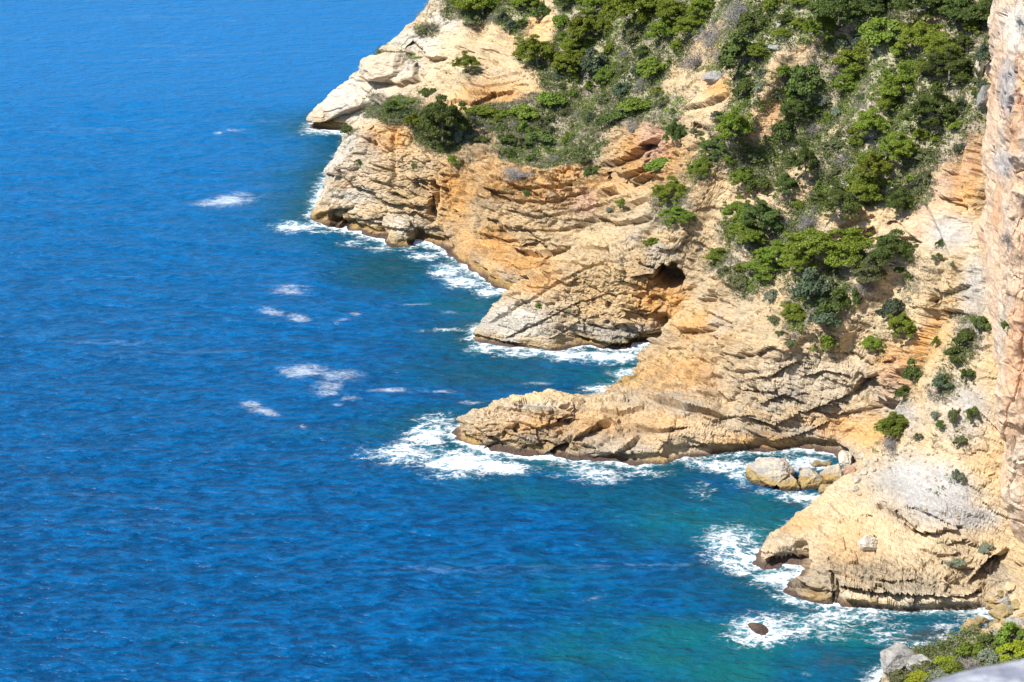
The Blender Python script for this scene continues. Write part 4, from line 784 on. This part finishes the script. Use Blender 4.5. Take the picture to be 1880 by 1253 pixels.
# traced plants: px, py of the crown's middle, width px, kind, leaf colour, height/width
PL = [(1088, 24, 62, 'P', 'pine', .95), (1068, 66, 72, 'P', 'pine', .8), (1048, 92, 50, 'P', 'pine', .8), (1168, 30, 84, 'P', 'pine', .9), (1205, 14, 60, 'P', 'pine', .8), (1240, 30, 56, 'P', 'pine', .8), (1215, 68, 56, 'P', 'pine', .9), (1287, 21, 50, 'P', 'pine', .9),
      (1268, 56, 58, 'P', 'pine', .8), (987, 106, 68, 'P', 'pine', .8), (1040, 122, 62, 'P', 'pine', .7), (1093, 133, 62, 'S', 'blue', .7), (1109, 150, 44, 'P', 'vivid', .9), (1205, 128, 70, 'S', 'vivid', .5), (1372, 114, 90, 'S', 'deep', .6), (1385, 45, 72, 'S', 'deep', .6),
      (1355, 32, 62, 'D', 'dead', 1), (1306, 74, 62, 'D', 'dead', .9), (1281, 114, 52, 'D', 'dead', .8), (1348, 242, 62, 'P', 'pine', 1.0), (1308, 282, 58, 'P', 'deep', .8), (1285, 318, 50, 'P', 'vivid', .8), (1370, 172, 46, 'S', 'deep', .9), (1242, 255, 38, 'P', 'deep', 1.3),
      (1213, 308, 50, 'S', 'vivid', .5), (1172, 197, 70, 'S', 'vivid', .5), (1130, 222, 54, 'S', 'deep', .5), (1160, 235, 36, 'D', 'dead', .6), (1540, 24, 100, 'P', 'deep', .8), (1606, 14, 62, 'P', 'deep', .8), (1700, 16, 76, 'P', 'deep', .9), (1752, 30, 76, 'P', 'deep', .8), (1815, 38, 74, 'P', 'deep', .8),
      (1513, 58, 58, 'P', 'pine', .9), (1480, 155, 84, 'S', 'deep', .6), (1566, 87, 54, 'S', 'blue', .5), (1619, 62, 84, 'S', 'vivid', .5), (1690, 84, 84, 'P', 'pine', .8), (1732, 100, 60, 'P', 'pine', .8), (1742, 140, 76, 'P', 'deep', .9), (1580, 120, 80, 'P', 'pine', .7), (1553, 160, 52, 'P', 'pine', .8),
      (1646, 166, 72, 'P', 'pine', .9), (1628, 198, 50, 'P', 'pine', .8), (1700, 218, 82, 'P', 'deep', .9), (1606, 237, 66, 'P', 'pine', .7), (1648, 280, 66, 'P', 'pine', .8), (1606, 318, 68, 'P', 'pine', .8), (1465, 205, 48, 'P', 'deep', .8), (1438, 240, 44, 'S', 'deep', .8), (1480, 305, 54, 'P', 'deep', 1.0),
      (1433, 140, 38, 'S', 'vivid', .7), (1820, 107, 44, 'S', 'blue', .9), (1400, 102, 44, 'P', 'pine', .7), (888, 14, 78, 'P', 'pine', .6), (872, 44, 42, 'S', 'olive', .6), (960, 10, 54, 'P', 'pine', .6), (992, 32, 46, 'S', 'deep', .8), (862, 122, 40, 'P', 'vivid', .85), (780, 55, 36, 'S', 'olive', .4),
      (726, 104, 56, 'S', 'olive', .25), (700, 104, 30, 'S', 'vivid', .25), (785, 172, 36, 'S', 'deep', .5), (726, 200, 54, 'S', 'deep', .5), (813, 236, 88, 'P', 'deep', .95), (760, 228, 36, 'P', 'pine', .7), (641, 245, 32, 'S', 'deep', .6), (657, 300, 15, 'S', 'deep', .6), (832, 296, 28, 'S', 'vivid', .6),
      (761, 305, 12, 'S', 'vivid', .8), (890, 210, 58, 'S', 'vivid', .4), (934, 260, 44, 'S', 'deep', .5), (965, 210, 60, 'S', 'vivid', .4), (992, 265, 58, 'S', 'deep', .4), (1013, 185, 58, 'S', 'vivid', .5), (883, 258, 32, 'S', 'deep', .4), (745, 212, 26, 'S', 'blue', .6), (948, 320, 62, 'D', 'dead', .35),
      (1242, 360, 62, 'P', 'pine', .7), (1239, 398, 56, 'P', 'vivid', .5), (1362, 332, 44, 'P', 'vivid', .65), (1396, 352, 50, 'S', 'deep', .6), (1447, 348, 48, 'P', 'deep', .8), (1144, 378, 34, 'S', 'vivid', .7), (1120, 388, 16, 'S', 'sage', .8), (1194, 447, 29, 'S', 'vivid', .7), (1362, 402, 56, 'P', 'vivid', .9),
      (1400, 412, 72, 'P', 'deep', .8), (1376, 440, 70, 'P', 'vivid', .6), (1318, 480, 50, 'P', 'vivid', .6), (1398, 502, 78, 'P', 'vivid', .5), (1434, 472, 62, 'P', 'pine', .6), (1365, 516, 44, 'S', 'olive', .4), (1417, 547, 34, 'S', 'sage', .8), (1423, 592, 34, 'S', 'olive', .7), (1450, 580, 46, 'P', 'pine', .8),
      (1545, 382, 74, 'P', 'deep', .8), (1600, 358, 68, 'P', 'pine', .8), (1657, 380, 46, 'P', 'deep', 1), (1486, 412, 46, 'D', 'dead', .8), (1500, 462, 84, 'P', 'pine', .7), (1552, 474, 92, 'P', 'pine', .8), (1463, 490, 52, 'P', 'pine', .8), (1590, 508, 60, 'P', 'olive', .8), (1648, 474, 66, 'P', 'deep', 1),
      (1658, 500, 54, 'P', 'deep', .7), (1492, 538, 80, 'S', 'blue', .6), (1530, 562, 68, 'S', 'deep', .8), (1512, 598, 62, 'S', 'blue', .7), (1516, 640, 52, 'S', 'vivid', .8), (1566, 568, 34, 'S', 'deep', 1.1), (1592, 527, 56, 'D', 'dead', .6), (1728, 450, 18, 'S', 'deep', 1.1), (1721, 475, 22, 'S', 'olive', .7),
      (1748, 490, 12, 'S', 'olive', .9), (1640, 576, 50, 'S', 'blue', .9), (1650, 606, 52, 'P', 'pine', .9), (1800, 598, 42, 'S', 'deep', .9), (1776, 628, 44, 'S', 'deep', .9), (1851, 605, 14, 'S', 'vivid', 1.8), (1720, 632, 16, 'P', 'vivid', 1.2), (1600, 638, 42, 'P', 'pine', .8), (1452, 637, 26, 'S', 'olive', .9),
      (1433, 612, 22, 'S', 'deep', .4), (1756, 658, 44, 'S', 'deep', .8), (1680, 702, 50, 'S', 'deep', .8), (1662, 730, 38, 'S', 'deep', .8), (1734, 709, 52, 'S', 'blue', .7), (1779, 696, 28, 'S', 'deep', 1), (1638, 795, 60, 'P', 'vivid', .85), (1640, 822, 50, 'D', 'dead', .6), (1787, 765, 32, 'S', 'deep', .7),
      (1688, 805, 15, 'S', 'olive', 1.2), (1763, 815, 28, 'S', 'olive', .8), (1760, 880, 24, 'S', 'sage', 1.3), (1728, 783, 20, 'S', 'deep', .7), (1752, 765, 28, 'S', 'olive', .8), (1718, 765, 20, 'S', 'sage', .8), (1808, 1006, 34, 'S', 'sage', .3), (1753, 1035, 36, 'S', 'sage', .4), (990, 563, 17, 'S', 'vivid', .5),
      (1088, 318, 32, 'S', 'deep', .8), (965, 356, 18, 'S', 'deep', .7), (1850, 440, 34, 'D', 'dead', .9), (1500, 240, 40, 'D', 'dead', .7), (1330, 110, 40, 'D', 'dead', .8), (1280, 250, 30, 'S', 'olive', .5), (1530, 270, 40, 'S', 'olive', .5), (1700, 285, 40, 'S', 'olive', .4), (1320, 215, 26, 'S', 'blue', .6),
      (1700, 1232, 52, 'S', 'olive', .7), (1745, 1236, 50, 'S', 'vivid', .7), (1782, 1200, 50, 'S', 'vivid', .7), (1818, 1186, 50, 'S', 'deep', .6), (1862, 1176, 56, 'S', 'vivid', .6), (1735, 1216, 40, 'S', 'yellow', .5), (1782, 1226, 44, 'D', 'dead', .7), (1822, 1212, 50, 'S', 'sage', .6), (1858, 1204, 56, 'S', 'yellow', .6), (1690, 1250, 50, 'S', 'yellow', .5), (1650, 1252, 44, 'S', 'olive', .5), (1725, 1250, 50, 'S', 'sage', .6), (1880, 1190, 44, 'S', 'yellow', .6)]
placed = []      # (px, py, width px, kind, colour, hw)
for p in PL: placed.append(p)
# more scrub where the slopes are green, until the 300 largest are things of their own
cand = np.where((VEGN > .45) & (PXY[0] > 720) & (PXY[0] < 1835) & (PXY[1] > 2) & (PXY[1] < 880) & (PF[:, 2] > 3))[0]
RNG.shuffle(cand)
for i in cand:
    if len(placed) >= 292: break
    a, b = float(PXY[0][i]), float(PXY[1][i]); w = rnd.uniform(20, 42) * (1.1 if b < 120 else .85)
    if any((a - q[0]) ** 2 + ((b - q[1]) * 1.3) ** 2 < (.36 * (w + q[2])) ** 2 for q in placed): continue
    q = hit(a, b)
    if q is None or (q[0] - Vector(PF[i])).length > 2.0: continue
    kd = 'P' if (b < 130 and rnd.random() < .45) else ('D' if rnd.random() < .13 else 'S')
    cl_ = 'dead' if kd == 'D' else rnd.choice(['deep', 'vivid', 'sage', 'olive', 'blue', 'pine', 'vivid', 'olive'] if kd == 'S' else ['pine', 'deep', 'pine'])
    placed.append((a, b, w, kd, cl_, rnd.uniform(.5, .85)))
KN = {'P': ('pine_tree', 'pine tree', 'tree'), 'S': ('shrub', 'shrub', 'shrub'), 'D': ('dead_shrub', 'dry leafless shrub', 'shrub')}
CN = {'pine': 'yellow green', 'deep': 'dark green', 'vivid': 'bright green', 'blue': 'bluish green', 'olive': 'olive', 'dead': 'grey', 'sage': 'pale sage green', 'yellow': 'yellowish'}
def region(x, y):
    if y > 1150: return 'in the bottom right foreground'
    if y > 940: return 'on the smooth lower headland'
    if x > 1825 and y > 150: return 'on the right rock wall'
    if x < 850 and y < 150: return 'on the farthest headland'
    if x < 880: return 'atop the big headland cliff'
    if x < 1120 and y > 295: return 'on the layered orange cliff'
    if y > 540 and x < 1120: return 'on the pale promontory'
    if x > 1655 and y > 540: return 'on the grey scree slope'
    if y > 540: return 'on the lower cream slope'
    if y < 45: return 'along the top edge of the picture'
    if y < 100: return 'just below the top row' if x > 1200 else 'at the upper left of the slope'
    if y < 185: return 'left of the grey slope boulder' if x < 1315 else ('right of the big grey boulder' if x < 1560 else 'beside the white rock pillar')
    if y < 295: return 'above the layered orange cliff' if x < 1200 else ('on the middle slope above the cave' if x < 1450 else 'on the right hand middle slope')
    if x < 1300: return 'just above the cave'
    if y < 430: return 'between the cave and the upper wood' if x < 1500 else 'on the slope above the pale outcrop'
    return 'right of the cave' if x < 1600 else 'below the pale outcrop at right'
def sizew(w): return 'large' if w > 57 else ('medium' if w > 30 else 'small')
ORD = ['leftmost', 'second from the left', 'third from the left', 'fourth from the left', 'fifth from the left', 'sixth from the left', 'seventh from the left', 'eighth from the left', 'ninth from the left', 'tenth from the left', 'eleventh from the left', 'twelfth from the left']
groups = {}
for i, p in enumerate(placed):
    key = f"{sizew(p[2])} {CN[p[4]]} {KN[p[3]][1]} {region(p[0], p[1])}"; groups.setdefault(key, []).append(i)
labels = {}
for key, ids in groups.items():
    ids.sort(key=lambda i: placed[i][0])
    assert len(ids) <= 12, key
    for r_, i in enumerate(ids): labels[i] = key if len(ids) == 1 else f"{key}, {ORD[min(r_, 11)]}"
GN = {'P': 'pine trees growing on the slope', 'S': 'shrubs growing on the cliffs and slope', 'D': 'dry leafless shrubs on the slope'}
for i, (a, b, w, kd, cl_, hw) in enumerate(placed):
    q = hit(a, b + w * (.30 if kd == 'P' else .12) * hw)
    if q is None: q = hit(a, b)
    if q is None: continue
    pt, nr = q; s = (pt - cam.location).length / F; W_ = w * s * (1.18 if kd == 'P' else 1.05)
    if kd == 'P': proto = rnd.choice(PINES); names = ('crown', 'trunk'); hh = W_ * hw / .80
    elif kd == 'S': proto = rnd.choice(SHRUBS); names = ('foliage', 'stem'); hh = W_ * hw / .60
    else: proto = rnd.choice(DEADS); names = ('twigs', 'branches'); hh = W_ * hw * 1.1
    nm, _, cat = KN[kd]
    root = bpy.data.objects.new(nm, None); col.objects.link(root); root.empty_display_size = .3
    root.location = pt; root.rotation_euler = (0, 0, rnd.uniform(0, 6.28)); el = rnd.uniform(.82, 1.2); root.scale = (W_ * el, W_ / el, hh)
    tag(root, labels[i], cat, GN[kd])
    # scrub leans with the hillside a little
    if kd != 'P' and nr.z > .3:
        tilt = Vector((0, 0, 1)).lerp(nr, .45).normalized(); rz = root.rotation_euler.z
        root.rotation_mode = 'QUATERNION'; root.rotation_quaternion = Vector((0, 0, 1)).rotation_difference(tilt) @ Matrix.Rotation(rz, 3, 'Z').to_quaternion()
    for k in (0, 1):
        c = bpy.data.objects.new(names[k], proto[k]); col.objects.link(c); c.parent = root
        if k == 0: c.material_slots[0].link = 'OBJECT'; c.material_slots[0].material = LEAF[cl_]

# ---------------------------------------------------------------- ground cover (uncountable tufts)
NEARP = np.zeros(len(PF), np.float32)
for (a, b, w, kd, cl_, hw) in placed:
    if b < 300 and a > 1000: continue
    m_ = np.where((np.abs(PXY[0] - a) < w * 1.3) & (np.abs(PXY[1] - b) < w * 1.2))[0]
    NEARP[m_] = np.maximum(NEARP[m_], np.exp(-((PXY[0][m_] - a) / (w * .62)) ** 2 - ((PXY[1][m_] - b - w * .1) / (w * .52)) ** 2))
def tufts(name, idx, leaf, n_leaf, rad, size, asp, mat, label, h=.5):
    r = np.random.default_rng(len(idx)); base = PF[idx]; k = n_leaf
    sc_ = np.repeat(r.uniform(.5, 1.5, len(base)) ** 1.3, k)[:, None]
    off = r.normal(size=(len(base) * k, 3)) * rad * sc_; off[:, 2] = np.abs(off[:, 2]) * h
    Cc = np.repeat(base, k, 0) + off
    V, Q, lv = leaves(Cc, np.tile(np.array([[0, 0, .8]]), (len(Cc), 1)), size, r, asp)
    lv = np.clip(.4 * lv + .6 * np.repeat(r.uniform(0, 1, len(base)), 4 * k), 0, 1)
    me = np_mesh(name, V, Q, mat, False); add_attr(me, 'lv', lv)
    o = bpy.data.objects.new(name, me); col.objects.link(o); return tag(o, label, kind='stuff')
inview = (PXY[0] > 600) & (PXY[0] < 1900) & (PXY[1] > -110) & (PXY[1] < 1270) & (PF[:, 2] > 1.2)
pn = fbm(PF, 5.0, 3, s=401); pn2 = fbm(PF, 7.0, 3, s=405)
def pick(mask, n):
    i = np.where(mask)[0]; return RNG.choice(i, min(n, len(i)), replace=False)
tufts('ground_cover', pick(inview & (VEGN > .35) & (pn > -.12), 10500), None, 26, .42, .17, 1.2, LEAF['deep'], 'low dark green scrub covering the slope')
tufts('ground_cover', pick(inview & (VEGN > .3) & (pn2 > -.05), 8000), None, 24, .36, .16, 1.2, LEAF['olive'], 'low olive scrub covering the slope')
tufts('ground_cover', pick(inview & (VEGN > .3) & (pn2 < .05) & (pn < .2), 7000), None, 24, .34, .16, 1.2, LEAF['vivid'], 'low bright green scrub covering the slope')
tufts('dry_grass', pick(inview & (VEGN > .15) & (VEGN < .9), 7500), None, 20, .34, .15, 2.2, LEAF['dry'], 'dry straw coloured grass tufts between the bushes')
tufts('dry_brush', pick(inview & (VEGN > .25) & (pn < -.1), 2600), None, 24, .42, .15, 2.6, LEAF['dead'], 'grey dry brush between the green bushes')
tufts('cliff_plants', pick(inview & (VEGN < .3) & (PF[:, 2] > 5) & (pn > .3) & (pn2 > .1), 380), None, 16, .20, .14, 1.3, LEAF['olive'], 'tiny olive plants rooted in cracks of the bare rock', .6)
tufts('dry_grass', pick(inview & (NEARP > .3), 3400), None, 16, .26, .12, 2.2, LEAF['dry'], 'pale dry grass and litter round the isolated bushes')
tufts('ground_cover', pick(inview & (NEARP > .35) & (pn2 > -.1), 1700), None, 16, .24, .12, 1.2, LEAF['olive'], 'low olive scrub round the isolated bushes')
print('plants', len(placed), 'verts', len(PF))
